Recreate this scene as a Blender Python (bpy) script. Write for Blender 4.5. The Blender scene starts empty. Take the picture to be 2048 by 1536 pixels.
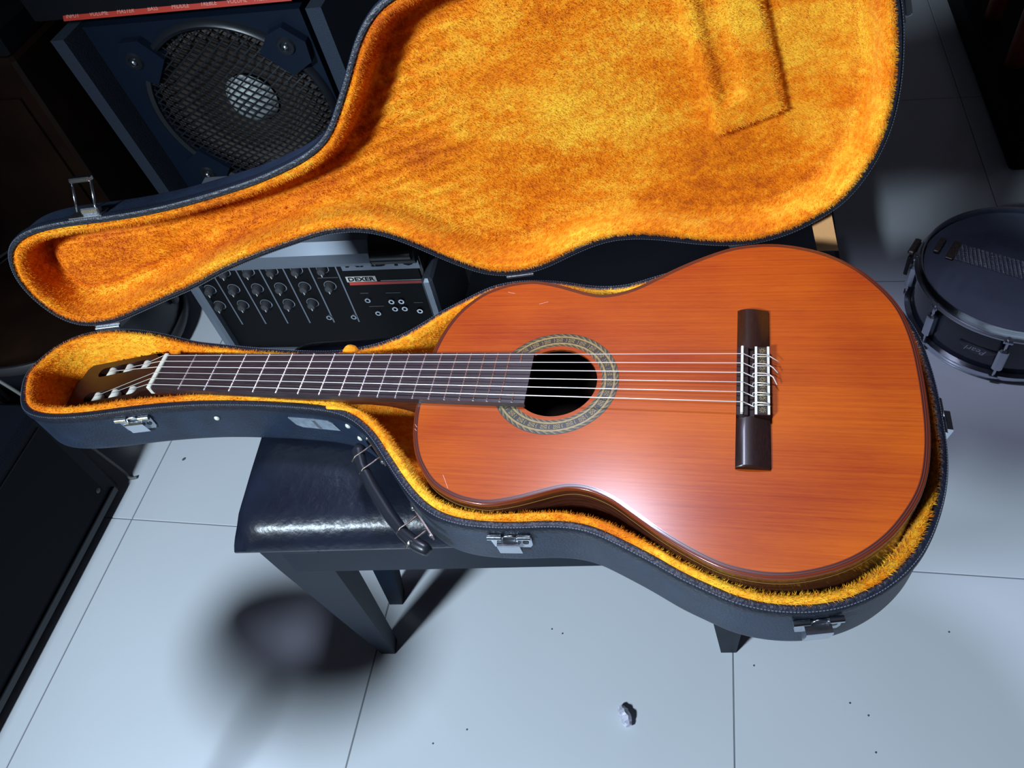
import bpy, bmesh, math, random
import numpy as np
from mathutils import Matrix, Vector
random.seed(7); rng = np.random.default_rng(11)
PI = math.pi
SC = bpy.context.scene
COL = SC.collection

# ------------------------------------------------------------------ camera
cam_d = bpy.data.cameras.new('camera'); cam = bpy.data.objects.new('camera', cam_d); COL.objects.link(cam)
cam_d.sensor_fit = 'HORIZONTAL'; cam_d.sensor_width = 36.0
cam_d.lens = 36.0 * 1605.34 / 2048.0
cam_d.clip_start = 0.02
# rows: world X,Y,Z axes seen in the camera (x right, y down, z forward)
CW = ((0.97564, 0.15373, -0.1565), (0.0214, -0.77666, -0.62956), (-0.21833, 0.61088, -0.76103))
xr, yd, zf = Vector(CW[0]), Vector(CW[1]), Vector(CW[2])
M = Matrix.Identity(4)
for i in range(3):
    M[i][0] = xr[i]; M[i][1] = -yd[i]; M[i][2] = -zf[i]
M[2][3] = 1.318
cam.matrix_world = M
SC.camera = cam

# ------------------------------------------------------------------ world, lamps, exposure
w = bpy.data.worlds.new('world'); SC.world = w; w.use_nodes = True
w.node_tree.nodes['Background'].inputs[0].default_value = (0.5, 0.55, 0.75, 1)
w.node_tree.nodes['Background'].inputs[1].default_value = 0.03
SC.view_settings.view_transform = 'Standard'; SC.view_settings.look = 'None'
SC.view_settings.gamma = 1.0; SC.view_settings.use_curve_mapping = False
SC.view_settings.exposure = 0.0

def spot(name, loc, energy, color, size, target, cone, blend):
    d = bpy.data.lights.new(name, 'SPOT'); d.energy = energy; d.color = color; d.shadow_soft_size = size
    d.spot_size = math.radians(cone); d.spot_blend = blend
    o = bpy.data.objects.new(name, d); COL.objects.link(o); o.location = loc
    o.rotation_euler = (Vector(target) - Vector(loc)).to_track_quat('-Z', 'Y').to_euler()
    return o
# two LED work lights: one on a stand left of the photographer, one hanging above the bench
spot('key_lamp', (-1.13, -1.10, 2.06), 325, (0.73, 0.88, 1.0), 0.15, (-0.10, 0.5, 0.45), 84, 0.8)
spot('overhead_lamp', (-0.26, 0.84, 1.74), 46, (0.68, 0.74, 1.0), 0.09, (0.22, 0.38, 0.0), 70, 0.5)

# ------------------------------------------------------------------ materials
MATS = {}
def mat(name, color, rough=0.5, metal=0.0, coat=0.0, coat_rough=0.1, bump=0.0, bump_scale=200, var=0.0, var_scale=20,
        color2=None, spec=0.5, sheen=0.0, alpha=1.0, trans=0.0, emit=None, stretch=None):
    if name in MATS: return MATS[name]
    m = bpy.data.materials.new(name); m.use_nodes = True; MATS[name] = m
    nt = m.node_tree; b = nt.nodes['Principled BSDF']
    c = (*color, 1)
    b.inputs['Base Color'].default_value = c; b.inputs['Roughness'].default_value = rough
    b.inputs['Metallic'].default_value = metal; b.inputs['Coat Weight'].default_value = coat
    b.inputs['Coat Roughness'].default_value = coat_rough; b.inputs['Specular IOR Level'].default_value = spec
    b.inputs['Sheen Weight'].default_value = sheen; b.inputs['Alpha'].default_value = alpha
    b.inputs['Transmission Weight'].default_value = trans
    if emit: b.inputs['Emission Color'].default_value = (*emit[0], 1); b.inputs['Emission Strength'].default_value = emit[1]
    tc = None
    def coords():
        nonlocal tc
        if tc is None:
            t = nt.nodes.new('ShaderNodeTexCoord'); tc = t.outputs['Object']
            if stretch:
                mp = nt.nodes.new('ShaderNodeMapping'); mp.inputs['Scale'].default_value = stretch
                nt.links.new(tc, mp.inputs['Vector']); tc = mp.outputs['Vector']
        return tc
    if var or color2:
        n = nt.nodes.new('ShaderNodeTexNoise'); n.inputs['Scale'].default_value = var_scale; n.inputs['Detail'].default_value = 5
        nt.links.new(coords(), n.inputs['Vector'])
        r = nt.nodes.new('ShaderNodeValToRGB'); nt.links.new(n.outputs['Fac'], r.inputs['Fac'])
        c2 = color2 or tuple(min(1, x * (1 + var)) for x in color)
        c1 = color if color2 else tuple(x * (1 - var) for x in color)
        r.color_ramp.elements[0].position = 0.35; r.color_ramp.elements[0].color = (*c1, 1)
        r.color_ramp.elements[1].position = 0.65; r.color_ramp.elements[1].color = (*c2, 1)
        nt.links.new(r.outputs['Color'], b.inputs['Base Color'])
    if bump:
        n = nt.nodes.new('ShaderNodeTexNoise'); n.inputs['Scale'].default_value = bump_scale; n.inputs['Detail'].default_value = 3
        nt.links.new(coords(), n.inputs['Vector'])
        bp = nt.nodes.new('ShaderNodeBump'); bp.inputs['Strength'].default_value = bump; bp.inputs['Distance'].default_value = 0.002
        nt.links.new(n.outputs['Fac'], bp.inputs['Height']); nt.links.new(bp.outputs['Normal'], b.inputs['Normal'])
    return m

mat('tile', (0.66, 0.70, 0.76), 0.16, var=0.02, var_scale=3, spec=0.5, bump=0.02, bump_scale=6)
mat('grout', (0.22, 0.23, 0.26), 0.8)
mat('wall_paint', (0.18, 0.15, 0.16), 0.8, var=0.06)
mat('ceiling_paint', (0.32, 0.28, 0.30), 0.9)
mat('tolex', (0.013, 0.024, 0.050), 0.5, bump=0.35, bump_scale=420, var=0.25, var_scale=25)
mat('rim_vinyl', (0.010, 0.013, 0.024), 0.42, bump=0.5, bump_scale=300)
mat('stitch', (0.10, 0.12, 0.15), 0.5)
mat('chrome', (0.62, 0.66, 0.72), 0.22, 1.0, bump=0.05, bump_scale=400)
mat('nickel', (0.50, 0.53, 0.58), 0.32, 1.0, bump=0.08, bump_scale=500)
mat('brass', (0.55, 0.38, 0.12), 0.35, 1.0)
mat('rust_steel', (0.30, 0.24, 0.22), 0.5, 1.0, var=0.3, var_scale=300)
mat('black_plastic', (0.014, 0.016, 0.022), 0.35)
mat('black_matte', (0.004, 0.005, 0.008), 0.75, spec=0.2)
mat('bone', (0.74, 0.72, 0.62), 0.4)
mat('pearl', (0.72, 0.72, 0.66), 0.25, coat=0.5)
mat('ebony', (0.030, 0.020, 0.024), 0.38, var=0.4, var_scale=30, stretch=(3, 60, 60), coat=0.25, coat_rough=0.3)
mat('rosewood', (0.016, 0.005, 0.004), 0.38, var=0.5, var_scale=40, stretch=(60, 4, 60), coat=0.25, coat_rough=0.2, spec=0.35)
mat('body_side_wood', (0.060, 0.018, 0.010), 0.3, var=0.5, var_scale=12, stretch=(2, 2, 40), coat=0.9, coat_rough=0.12)
mat('mahogany', (0.10, 0.026, 0.010), 0.35, var=0.35, var_scale=20, stretch=(3, 40, 40), coat=0.6, coat_rough=0.2)
mat('binding_wood', (0.17, 0.026, 0.009), 0.3, coat=1.0, coat_rough=0.10)
mat('dark_line', (0.012, 0.004, 0.004), 0.4, coat=0.6)
mat('gold_line', (0.30, 0.15, 0.04), 0.4, coat=0.6)
mat('rosette_tan', (0.30, 0.21, 0.065), 0.4, coat=0.6, coat_rough=0.2, var=0.15, var_scale=300)
mat('rosette_dark', (0.018, 0.016, 0.008), 0.45, coat=0.5, coat_rough=0.2)
mat('rosette_green', (0.075, 0.065, 0.020), 0.45, coat=0.5, coat_rough=0.2)
mat('hole_edge', (0.60, 0.15, 0.03), 0.5)
mat('inside_shade', (0.010, 0.005, 0.003), 0.9, spec=0.1)  # back wood coloured near black, painting in the shade behind the soundhole
mat('nylon', (0.80, 0.72, 0.68), 0.25, alpha=0.8)
mat('wound', (0.85, 0.85, 0.82), 0.3, 0.6)
mat('fret_wire', (0.78, 0.78, 0.82), 0.25, 1.0)
mat('leatherette', (0.008, 0.011, 0.022), 0.34, bump=0.45, bump_scale=90, var=0.3, var_scale=10)
mat('bench_black', (0.007, 0.012, 0.024), 0.55, var=0.15, spec=0.2)
mat('strap_ribbon', (0.72, 0.36, 0.14), 0.75, bump=0.3, bump_scale=900)
mat('speaker_black', (0.004, 0.006, 0.012), 0.6, spec=0.2, bump=0.3, bump_scale=350)
mat('baffle', (0.007, 0.013, 0.028), 0.42, spec=0.3)
mat('carpet_strip', (0.028, 0.040, 0.066), 0.85, bump=0.8, bump_scale=400)
mat('grille_black', (0.020, 0.022, 0.028), 0.30)
mat('cone', (0.055, 0.040, 0.034), 0.8)
mat('dust_cap', (0.45, 0.48, 0.48), 0.45)
mat('red_paint', (0.62, 0.05, 0.03), 0.4)
mat('print_white', (0.62, 0.60, 0.58), 0.5)
mat('print_pink', (0.85, 0.42, 0.34), 0.5)
mat('silver_paint', (0.20, 0.23, 0.28), 0.34, 0.4)
mat('panel_black', (0.004, 0.004, 0.005), 0.55, spec=0.15)
mat('knob_grey', (0.05, 0.05, 0.055), 0.4)
mat('drum_shell', (0.012, 0.018, 0.036), 0.16, coat=0.6, coat_rough=0.08, var=0.2)
mat('drum_head', (0.20, 0.23, 0.33), 0.28, alpha=0.55, var=0.15, var_scale=9)
mat('badge', (0.10, 0.10, 0.12), 0.4, 0.7)
mat('brown_wood', (0.016, 0.007, 0.004), 0.5, var=0.3, var_scale=8, spec=0.2)
mat('red_wood', (0.30, 0.045, 0.012), 0.45, var=0.2, var_scale=10)
mat('grey_rubber', (0.16, 0.16, 0.15), 0.6)
mat('scrap', (0.60, 0.60, 0.74), 0.25, var=0.3, var_scale=120)
mat('speck', (0.09, 0.09, 0.10), 0.8)
mat('plate_label', (0.28, 0.34, 0.42), 0.45, 0.3, var=0.2, var_scale=120)

def felt_material():
    m = bpy.data.materials.new('orange_plush'); m.use_nodes = True; MATS['plush'] = m
    nt = m.node_tree; b = nt.nodes['Principled BSDF']
    tc = nt.nodes.new('ShaderNodeTexCoord')
    def noise(scale, detail, st=(1, 1, 1)):
        mp = nt.nodes.new('ShaderNodeMapping'); mp.inputs['Scale'].default_value = st
        nt.links.new(tc.outputs['Object'], mp.inputs['Vector'])
        n = nt.nodes.new('ShaderNodeTexNoise'); n.inputs['Scale'].default_value = scale; n.inputs['Detail'].default_value = detail
        n.inputs['Roughness'].default_value = 0.6
        nt.links.new(mp.outputs['Vector'], n.inputs['Vector']); return n.outputs['Fac']
    n1 = noise(8, 6, (0.7, 1.5, 1.6)); n2 = noise(140, 3, (0.7, 1, 1.2))
    a = nt.nodes.new('ShaderNodeMath'); a.operation = 'MULTIPLY_ADD'; a.inputs[1].default_value = 0.38
    nt.links.new(n2, a.inputs[0]); 
    s = nt.nodes.new('ShaderNodeMath'); s.operation = 'MULTIPLY'; s.inputs[1].default_value = 0.95
    nt.links.new(n1, s.inputs[0]); nt.links.new(s.outputs[0], a.inputs[2])
    r = nt.nodes.new('ShaderNodeValToRGB'); nt.links.new(a.outputs[0], r.inputs['Fac'])
    e = r.color_ramp.elements
    e[0].position = 0.46; e[0].color = (0.58, 0.095, 0.0, 1)
    e[1].position = 0.84; e[1].color = (1.0, 0.57, 0.035, 1)
    k = r.color_ramp.elements.new(0.64); k.color = (0.88, 0.26, 0.0, 1)
    nt.links.new(r.outputs['Color'], b.inputs['Base Color'])
    b.inputs['Roughness'].default_value = 0.75; b.inputs['Specular IOR Level'].default_value = 0.25
    b.inputs['Sheen Weight'].default_value = 0.35; b.inputs['Sheen Tint'].default_value = (1.0, 0.62, 0.2, 1)
    bp = nt.nodes.new('ShaderNodeBump'); bp.inputs['Strength'].default_value = 0.8; bp.inputs['Distance'].default_value = 0.003
    nt.links.new(n2, bp.inputs['Height']); nt.links.new(bp.outputs['Normal'], b.inputs['Normal'])
felt_material()

def soundboard_material():
    m = bpy.data.materials.new('cedar_lacquer'); m.use_nodes = True; MATS['cedar'] = m
    nt = m.node_tree; b = nt.nodes['Principled BSDF']
    tc = nt.nodes.new('ShaderNodeTexCoord')
    def noise(scale, st, detail=4):
        mp = nt.nodes.new('ShaderNodeMapping'); mp.inputs['Scale'].default_value = st
        nt.links.new(tc.outputs['Object'], mp.inputs['Vector'])
        n = nt.nodes.new('ShaderNodeTexNoise'); n.inputs['Scale'].default_value = scale; n.inputs['Detail'].default_value = detail
        nt.links.new(mp.outputs['Vector'], n.inputs['Vector']); return n.outputs['Fac']
    g = noise(1.0, (6, 420, 1)); l = noise(1.0, (5, 9, 1), 2); f = noise(1.0, (60, 900, 1), 2)
    # the two book-matched halves of the top differ in tone
    sep = nt.nodes.new('ShaderNodeSeparateXYZ'); nt.links.new(tc.outputs['Object'], sep.inputs[0])
    gt = nt.nodes.new('ShaderNodeMath'); gt.operation = 'GREATER_THAN'; gt.inputs[1].default_value = 0.0
    nt.links.new(sep.outputs['Y'], gt.inputs[0])
    def ma(x, k, y):
        q = nt.nodes.new('ShaderNodeMath'); q.operation = 'MULTIPLY_ADD'; q.inputs[1].default_value = k
        nt.links.new(x, q.inputs[0]); nt.links.new(y, q.inputs[2]) if hasattr(y, 'node') else setattr(q.inputs[2], 'default_value', y)
        return q.outputs[0]
    v = ma(g, 0.30, 0.0); v = ma(l, 0.55, v); v = ma(f, 0.15, v); v = ma(gt.outputs[0], -0.05, v)
    r = nt.nodes.new('ShaderNodeValToRGB'); nt.links.new(v, r.inputs['Fac'])
    e = r.color_ramp.elements
    e[0].position = 0.32; e[0].color = (0.29, 0.026, 0.001, 1)
    e[1].position = 0.66; e[1].color = (0.57, 0.110, 0.002, 1)
    nt.links.new(r.outputs['Color'], b.inputs['Base Color'])
    b.inputs['Roughness'].default_value = 0.5; b.inputs['Coat Weight'].default_value = 0.55
    b.inputs['Coat Roughness'].default_value = 0.22
    b.inputs['Specular IOR Level'].default_value = 0.2
soundboard_material()

# ------------------------------------------------------------------ mesh helpers
WM = {}          # object -> world matrix (kept by hand, no depsgraph needed)
class MB:
    def __init__(s): s.v = []; s.f = []
    def add(s, v, f):
        o = len(s.v); s.v.extend([tuple(p) for p in v]); s.f.extend([tuple(i + o for i in q) for q in f]); return s
    def box(s, c, d, M=None, taper=1.0):
        x, y, z = [k / 2 for k in d]; P = []
        for sz in (-1, 1):
            t = taper if sz > 0 else 1.0
            for sx, sy in ((-1, -1), (1, -1), (1, 1), (-1, 1)): P.append(Vector((sx * x * t, sy * y * t, sz * z)))
        if M is None: P = [p + Vector(c) for p in P]
        else: P = [M @ (p + Vector(c)) for p in P]
        return s.add(P, [(3, 2, 1, 0), (4, 5, 6, 7), (0, 1, 5, 4), (1, 2, 6, 5), (2, 3, 7, 6), (3, 0, 4, 7)])
    def bbox(s, c, d, b, M=None):      # box with chamfered vertical and top edges
        x, y, z = [k / 2 for k in d]
        ring = lambda i: [(-x + i, -y), (x - i, -y), (x, -y + i), (x, y - i), (x - i, y), (-x + i, y), (-x, y - i), (-x, -y + i)]
        def r2(ins): return [(px * (1 - ins / x), py * (1 - ins / y)) for px, py in ring(b)]
        L = [(r2(b), -z), (r2(0), -z + b), (r2(0), z - b), (r2(b), z)]
        P = []
        for rr, zz in L:
            for px, py in rr: P.append(Vector((px, py, zz)) + Vector(c))
        if M is not None: P = [M @ p for p in P]
        F = [tuple(range(7, -1, -1)), tuple(range(24, 32))]
        for k in range(3):
            for i in range(8): F.append((k * 8 + i, k * 8 + (i + 1) % 8, k * 8 + 8 + (i + 1) % 8, k * 8 + 8 + i))
        return s.add(P, F)
    def cyl(s, a, b, r0, r1=None, n=12, caps=True):
        a, b = Vector(a), Vector(b); r1 = r0 if r1 is None else r1
        d = (b - a).normalized(); q = d.orthogonal().normalized(); t = d.cross(q)
        P = []
        for c, r in ((a, r0), (b, r1)):
            for i in range(n):
                an = 2 * PI * i / n; P.append(c + (q * math.cos(an) + t * math.sin(an)) * r)
        F = [(i, (i + 1) % n, n + (i + 1) % n, n + i) for i in range(n)]
        if caps: F += [tuple(range(n - 1, -1, -1)), tuple(range(n, 2 * n))]
        return s.add(P, F)
    def tube(s, pts, r, n=8, closed=False, squash=1.0):
        pts = [Vector(p) for p in pts]; m = len(pts); up = None; P = []
        for i, p in enumerate(pts):
            d = (pts[(i + 1) % m] - pts[i - 1]) if closed else (pts[min(i + 1, m - 1)] - pts[max(i - 1, 0)])
            d.normalize()
            if up is None: up = d.orthogonal().normalized()
            up = (up - d * up.dot(d)); up = up.normalized() if up.length > 1e-6 else d.orthogonal().normalized()
            t = d.cross(up); rr = r[i] if isinstance(r, (list, tuple)) else r
            for k in range(n):
                an = 2 * PI * k / n; P.append(p + up * math.cos(an) * rr + t * math.sin(an) * rr * squash)
        F = []
        for i in range(m if closed else m - 1):
            j = (i + 1) % m
            for k in range(n): F.append((i * n + k, i * n + (k + 1) % n, j * n + (k + 1) % n, j * n + k))
        if not closed: F += [tuple(range(n - 1, -1, -1)), tuple(range((m - 1) * n, m * n))]
        return s.add(P, F)
    def lathe(s, prof, c=(0, 0, 0), n=48, M=None):
        P = []; k = len(prof)
        for i in range(n):
            an = 2 * PI * i / n
            for r, z in prof: P.append(Vector((r * math.cos(an) + c[0], r * math.sin(an) + c[1], z + c[2])))
        if M is not None: P = [M @ p for p in P]
        F = []
        for i in range(n):
            j = (i + 1) % n
            for q in range(k - 1): F.append((i * k + q, j * k + q, j * k + q + 1, i * k + q + 1))
        return s.add(P, F)
    def rings(s, loops, closed=True, capa=False, capb=False):   # skin between loops of equal length
        n = len(loops[0]); P = [p for l in loops for p in l]; F = []
        for i in range(len(loops) - 1):
            for k in range(n if closed else n - 1):
                j = (k + 1) % n; F.append((i * n + k, i * n + j, (i + 1) * n + j, (i + 1) * n + k))
        if capa: F.append(tuple(range(n - 1, -1, -1)))
        if capb: F.append(tuple(range((len(loops) - 1) * n, len(loops) * n)))
        return s.add(P, F)
    def prism(s, poly, z0, z1, M=None):
        a = [Vector((x, y, z0)) for x, y in poly]; b = [Vector((x, y, z1)) for x, y in poly]
        if M is not None: a = [M @ p for p in a]; b = [M @ p for p in b]
        return s.rings([a, b], True, True, True)
    def build(s, name, material, parent=None, smooth=False, mesh=None):
        me = bpy.data.meshes.new(name); me.from_pydata([tuple(p) for p in s.v], [], s.f); me.update()
        bm = bmesh.new(); bm.from_mesh(me); bmesh.ops.recalc_face_normals(bm, faces=bm.faces); bm.to_mesh(me); bm.free()
        return link(name, me, material, parent, smooth)

def link(name, me, material, parent=None, smooth=False):
    o = bpy.data.objects.new(name, me); COL.objects.link(o)
    if material: me.materials.clear(); me.materials.append(MATS[material])
    if parent is not None: o.parent = parent
    if smooth:
        for p in me.polygons: p.use_smooth = True
        if smooth is not True: 
            try: me.set_sharp_from_angle(angle=math.radians(smooth))
            except Exception: pass
    return o
def empty(name, M, label, cat, group=None):
    o = bpy.data.objects.new(name, None); COL.objects.link(o); o.empty_display_size = 0.05
    o.matrix_world = M if isinstance(M, Matrix) else Matrix.Translation(M)
    return tag(o, label, cat, group)
def tag(o, label, cat, group=None):
    o['label'] = label; o['category'] = cat
    if group: o['group'] = group
    return o
def struct(o): o['kind'] = 'structure'; return o
def sub(name, parent, M=None):      # an empty part that gathers sub-parts
    o = bpy.data.objects.new(name, None); COL.objects.link(o); o.parent = parent; o.empty_display_size = 0.02
    if M is not None: o.matrix_local = M
    return o
def fill(loops, z=0.0):             # triangulated polygon with holes
    bm = bmesh.new(); E = []
    for lp in loops:
        vs = [bm.verts.new((x, y, z)) for x, y in lp]
        E += [bm.edges.new((vs[i], vs[(i + 1) % len(vs)])) for i in range(len(vs))]
    bmesh.ops.triangle_fill(bm, edges=E, use_beauty=True, use_dissolve=False)
    bm.verts.ensure_lookup_table(); bm.verts.index_update()
    V = [tuple(v.co) for v in bm.verts]; F = [tuple(v.index for v in f.verts) for f in bm.faces]; bm.free()
    return V, F
def text_mesh(body, size, name, material, parent, M, extrude=0.0004, bold=False, shear=0.0, spacing=1.0, width=None):
    c = bpy.data.curves.new(name, 'FONT'); c.body = body; c.size = size; c.extrude = extrude; c.align_x = 'CENTER'; c.align_y = 'CENTER'
    c.shear = shear; c.space_character = spacing; c.resolution_u = 2
    if bold: c.offset = size * 0.02
    t = bpy.data.objects.new(name, c); COL.objects.link(t)
    dg = bpy.context.evaluated_depsgraph_get(); me = bpy.data.meshes.new_from_object(t.evaluated_get(dg))
    bpy.data.objects.remove(t); bpy.data.curves.remove(c)
    if width and me.vertices:
        xs = [v.co.x for v in me.vertices]; k = width / (max(xs) - min(xs))
        for v in me.vertices: v.co.x *= k
    o = link(name, me, material, parent); o.matrix_local = M
    return o
def smooth_closed(pts, n, passes=4):
    P = np.array(pts, float); Q = np.vstack([P, P[:1]])
    # centripetal catmull-rom then even resampling
    m = len(P); out = []
    for i in range(m):
        p0, p1, p2, p3 = P[i - 1], P[i], P[(i + 1) % m], P[(i + 2) % m]
        for t in np.linspace(0, 1, 12, endpoint=False):
            out.append(0.5 * ((2 * p1) + (-p0 + p2) * t + (2 * p0 - 5 * p1 + 4 * p2 - p3) * t * t + (-p0 + 3 * p1 - 3 * p2 + p3) * t ** 3))
    out = np.array(out)
    for _ in range(2):
        Q = np.vstack([out, out[:1]]); d = np.r_[0, np.cumsum(np.linalg.norm(np.diff(Q, axis=0), axis=1))]
        s = np.linspace(0, d[-1], n, endpoint=False); out = np.stack([np.interp(s, d, Q[:, 0]), np.interp(s, d, Q[:, 1])], 1)
        for _ in range(passes): out = 0.5 * out + 0.25 * (np.roll(out, 1, 0) + np.roll(out, -1, 0))
    a = 0.5 * np.sum(out[:, 0] * np.roll(out[:, 1], -1) - np.roll(out[:, 0], -1) * out[:, 1])
    if a < 0: out = out[::-1]
    return out                       # counter-clockwise
def inward(P):
    t = np.roll(P, -1, 0) - np.roll(P, 1, 0); t /= np.linalg.norm(t, axis=1)[:, None]
    return np.stack([-t[:, 1], t[:, 0]], 1)
def dist_poly(poly, pts):            # distance to outline and inside test
    A = poly; B = np.roll(poly, -1, 0); AB = B - A; L2 = (AB ** 2).sum(1)
    D = np.empty(len(pts)); I = np.empty(len(pts), bool)
    for k in range(0, len(pts), 2000):
        p = pts[k:k + 2000][:, None, :]
        t = np.clip(((p - A) * AB).sum(2) / L2, 0, 1); q = p - A - t[..., None] * AB
        D[k:k + 2000] = np.sqrt((q ** 2).sum(2)).min(1)
        c = ((A[:, 1] > p[..., 1]) != (B[:, 1] > p[..., 1])) & (p[..., 0] < (B[:, 0] - A[:, 0]) * (p[..., 1] - A[:, 1]) / (B[:, 1] - A[:, 1] + 1e-12) + A[:, 0])
        I[k:k + 2000] = (c.sum(1) % 2) == 1
    return D, I
def vnoise(p, f, seed=0):            # cheap smooth noise
    x, y = p[:, 0] * f + seed * 3.1, p[:, 1] * f + seed * 1.7
    return (np.sin(x * 1.3 + 1.7 * np.sin(y * 0.9)) + np.sin(y * 1.7 + 1.3 * np.sin(x * 0.7 + 2)) + 0.5 * np.sin(2.3 * x + 3.1 * y)) / 2.5

# ================================================================== THE ROOM
X0, Y0, PX, PY = -3.525, -2.778, 0.600, 0.691
NX, NY = 10, 9
XE, YE = X0 + NX * PX, Y0 + NY * PY
fl = struct(MB().box(((X0 + XE) / 2, (Y0 + YE) / 2, -0.0165), (XE - X0, YE - Y0, 0.03)).build('floor', 'grout'))
tile_me = MB().bbox((0, 0, -0.004), (PX - 0.0022, PY - 0.0022, 0.008), 0.0008)
tm = bpy.data.meshes.new('tile'); tm.from_pydata([tuple(p) for p in tile_me.v], [], tile_me.f); tm.update()
for i in range(NX):
    for j in range(NY):
        t = link('tile', tm, 'tile', fl); t.location = (X0 + (i + .5) * PX, Y0 + (j + .5) * PY, 0)
HC = 2.75
struct(MB().box(((X0 + XE) / 2, YE + .05, HC / 2), (XE - X0, .1, HC)).build('wall_back', 'wall_paint'))
struct(MB().box(((X0 + XE) / 2, Y0 - .05, HC / 2), (XE - X0, .1, HC)).build('wall_front', 'wall_paint'))
struct(MB().box((X0 - .05, (Y0 + YE) / 2, HC / 2), (.1, YE - Y0, HC)).build('wall_left', 'wall_paint'))
struct(MB().box((XE + .05, (Y0 + YE) / 2, HC / 2), (.1, YE - Y0, HC)).build('wall_right', 'wall_paint'))
struct(MB().box(((X0 + XE) / 2, (Y0 + YE) / 2, HC + .05), (XE - X0, YE - Y0, .1)).build('ceiling', 'ceiling_paint'))

# ================================================================== THE BENCH
yaw = math.radians(5.7)
BM = Matrix.Translation((-0.505, 0.357, 0)) @ Matrix.Rotation(yaw, 4, 'Z')
bench = empty('piano_bench', BM, 'black piano bench with a padded leatherette seat carrying the open guitar case', 'bench')
BL, BD, ZT = 0.598, 0.305, 0.594
def cushion():
    nx, ny = 40, 26; b = MB(); hx, hy = BL / 2, BD / 2; V = []; F = []
    def pt(i, j):
        u, v = i / nx * 2 - 1, j / ny * 2 - 1
        e = max(abs(u) ** 1.0 * 1.0, 0); 
        return u, v
    idx = {}
    for i in range(nx + 1):
        for j in range(ny + 1):
            u = math.sin((i / nx * 2 - 1) * PI / 2) * 0.35 + (i / nx * 2 - 1) * 0.65
            v = math.sin((j / ny * 2 - 1) * PI / 2) * 0.35 + (j / ny * 2 - 1) * 0.65
            dx, dy = (1 - abs(u)) * hx, (1 - abs(v)) * hy
            R = 0.046
            ex = 1 - min(1, dx / R); ey = 1 - min(1, dy / R)
            drop = 1 - math.sqrt(max(0, 1 - min(1, (ex ** 2.4 + ey ** 2.4))))
            z = ZT - 0.034 * drop - 0.0012 * (1 + vnoise(np.array([[u * 2, v * 2]]), 2.0)[0])
            cx = 1 - 0.02 * (ey ** 3 if ex > .6 else 0); 
            V.append((u * hx * cx + hx, v * hy + hy, z))
    k = ny + 1
    for i in range(nx):
        for j in range(ny): F.append((i * k + j, (i + 1) * k + j, (i + 1) * k + j + 1, i * k + j + 1))
    per = [i * k for i in range(nx + 1)] + [nx * k + j for j in range(1, ny + 1)] + [i * k + ny for i in range(nx - 1, -1, -1)] + [j for j in range(ny - 1, 0, -1)]
    base = len(V); m = len(per)
    for lvl, (ins, z) in enumerate(((0.000, 0.556), (0.004, 0.549))):
        for q in per:
            x, y, _ = V[q]; V.append((x + (hx - x) / hx * ins, y + (hy - y) / hy * ins, z))
    for a in range(m):
        c = (a + 1) % m
        F.append((per[a], base + a, base + c, per[c])); F.append((base + a, base + m + a, base + m + c, base + c))
    F.append(tuple(base + m + a for a in range(m)))
    return b.add(V, F)
cushion().build('cushion', 'leatherette', bench, smooth=50)
sb = MB().box((BL / 2, BD / 2, 0.541), (BL - 0.03, BD - 0.03, 0.016)); sb.build('seat_board', 'bench_black', bench)
for nm, c, d in (('apron', (BL / 2, 0.039, 0.490), (BL - 0.06, 0.018, 0.086)), ('apron', (BL / 2, BD - 0.039, 0.490), (BL - 0.06, 0.018, 0.086)),
                 ('apron', (0.030, BD / 2, 0.490), (0.018, BD - 0.09, 0.086)), ('apron', (BL - 0.030, BD / 2, 0.490), (0.018, BD - 0.09, 0.086))):
    MB().box(c, d).build(nm, 'bench_black', bench)
def leg(mx, my):
    fx = (lambda x: BL - x) if mx else (lambda x: x)
    fy = (lambda y: BD - y) if my else (lambda y: y)
    top = [(0.004, 0.026), (0.078, 0.026), (0.078, 0.075), (0.004, 0.075)]
    bot = [(0.001, 0.095), (0.025, 0.095), (0.025, 0.120), (0.001, 0.120)]
    a = [(fx(x), fy(y), 0.530) for x, y in top]; b = [(fx(x), fy(y), 0.001) for x, y in bot]
    mid = [(fx(x), fy(y), 0.44) for x, y in [(0.004, 0.036), (0.076, 0.036), (0.076, 0.080), (0.004, 0.080)]]
    return MB().rings([b, mid, a], True, True, True)
for mx in (0, 1):
    for my in (0, 1): leg(mx, my).build('leg', 'bench_black', bench)

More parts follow.
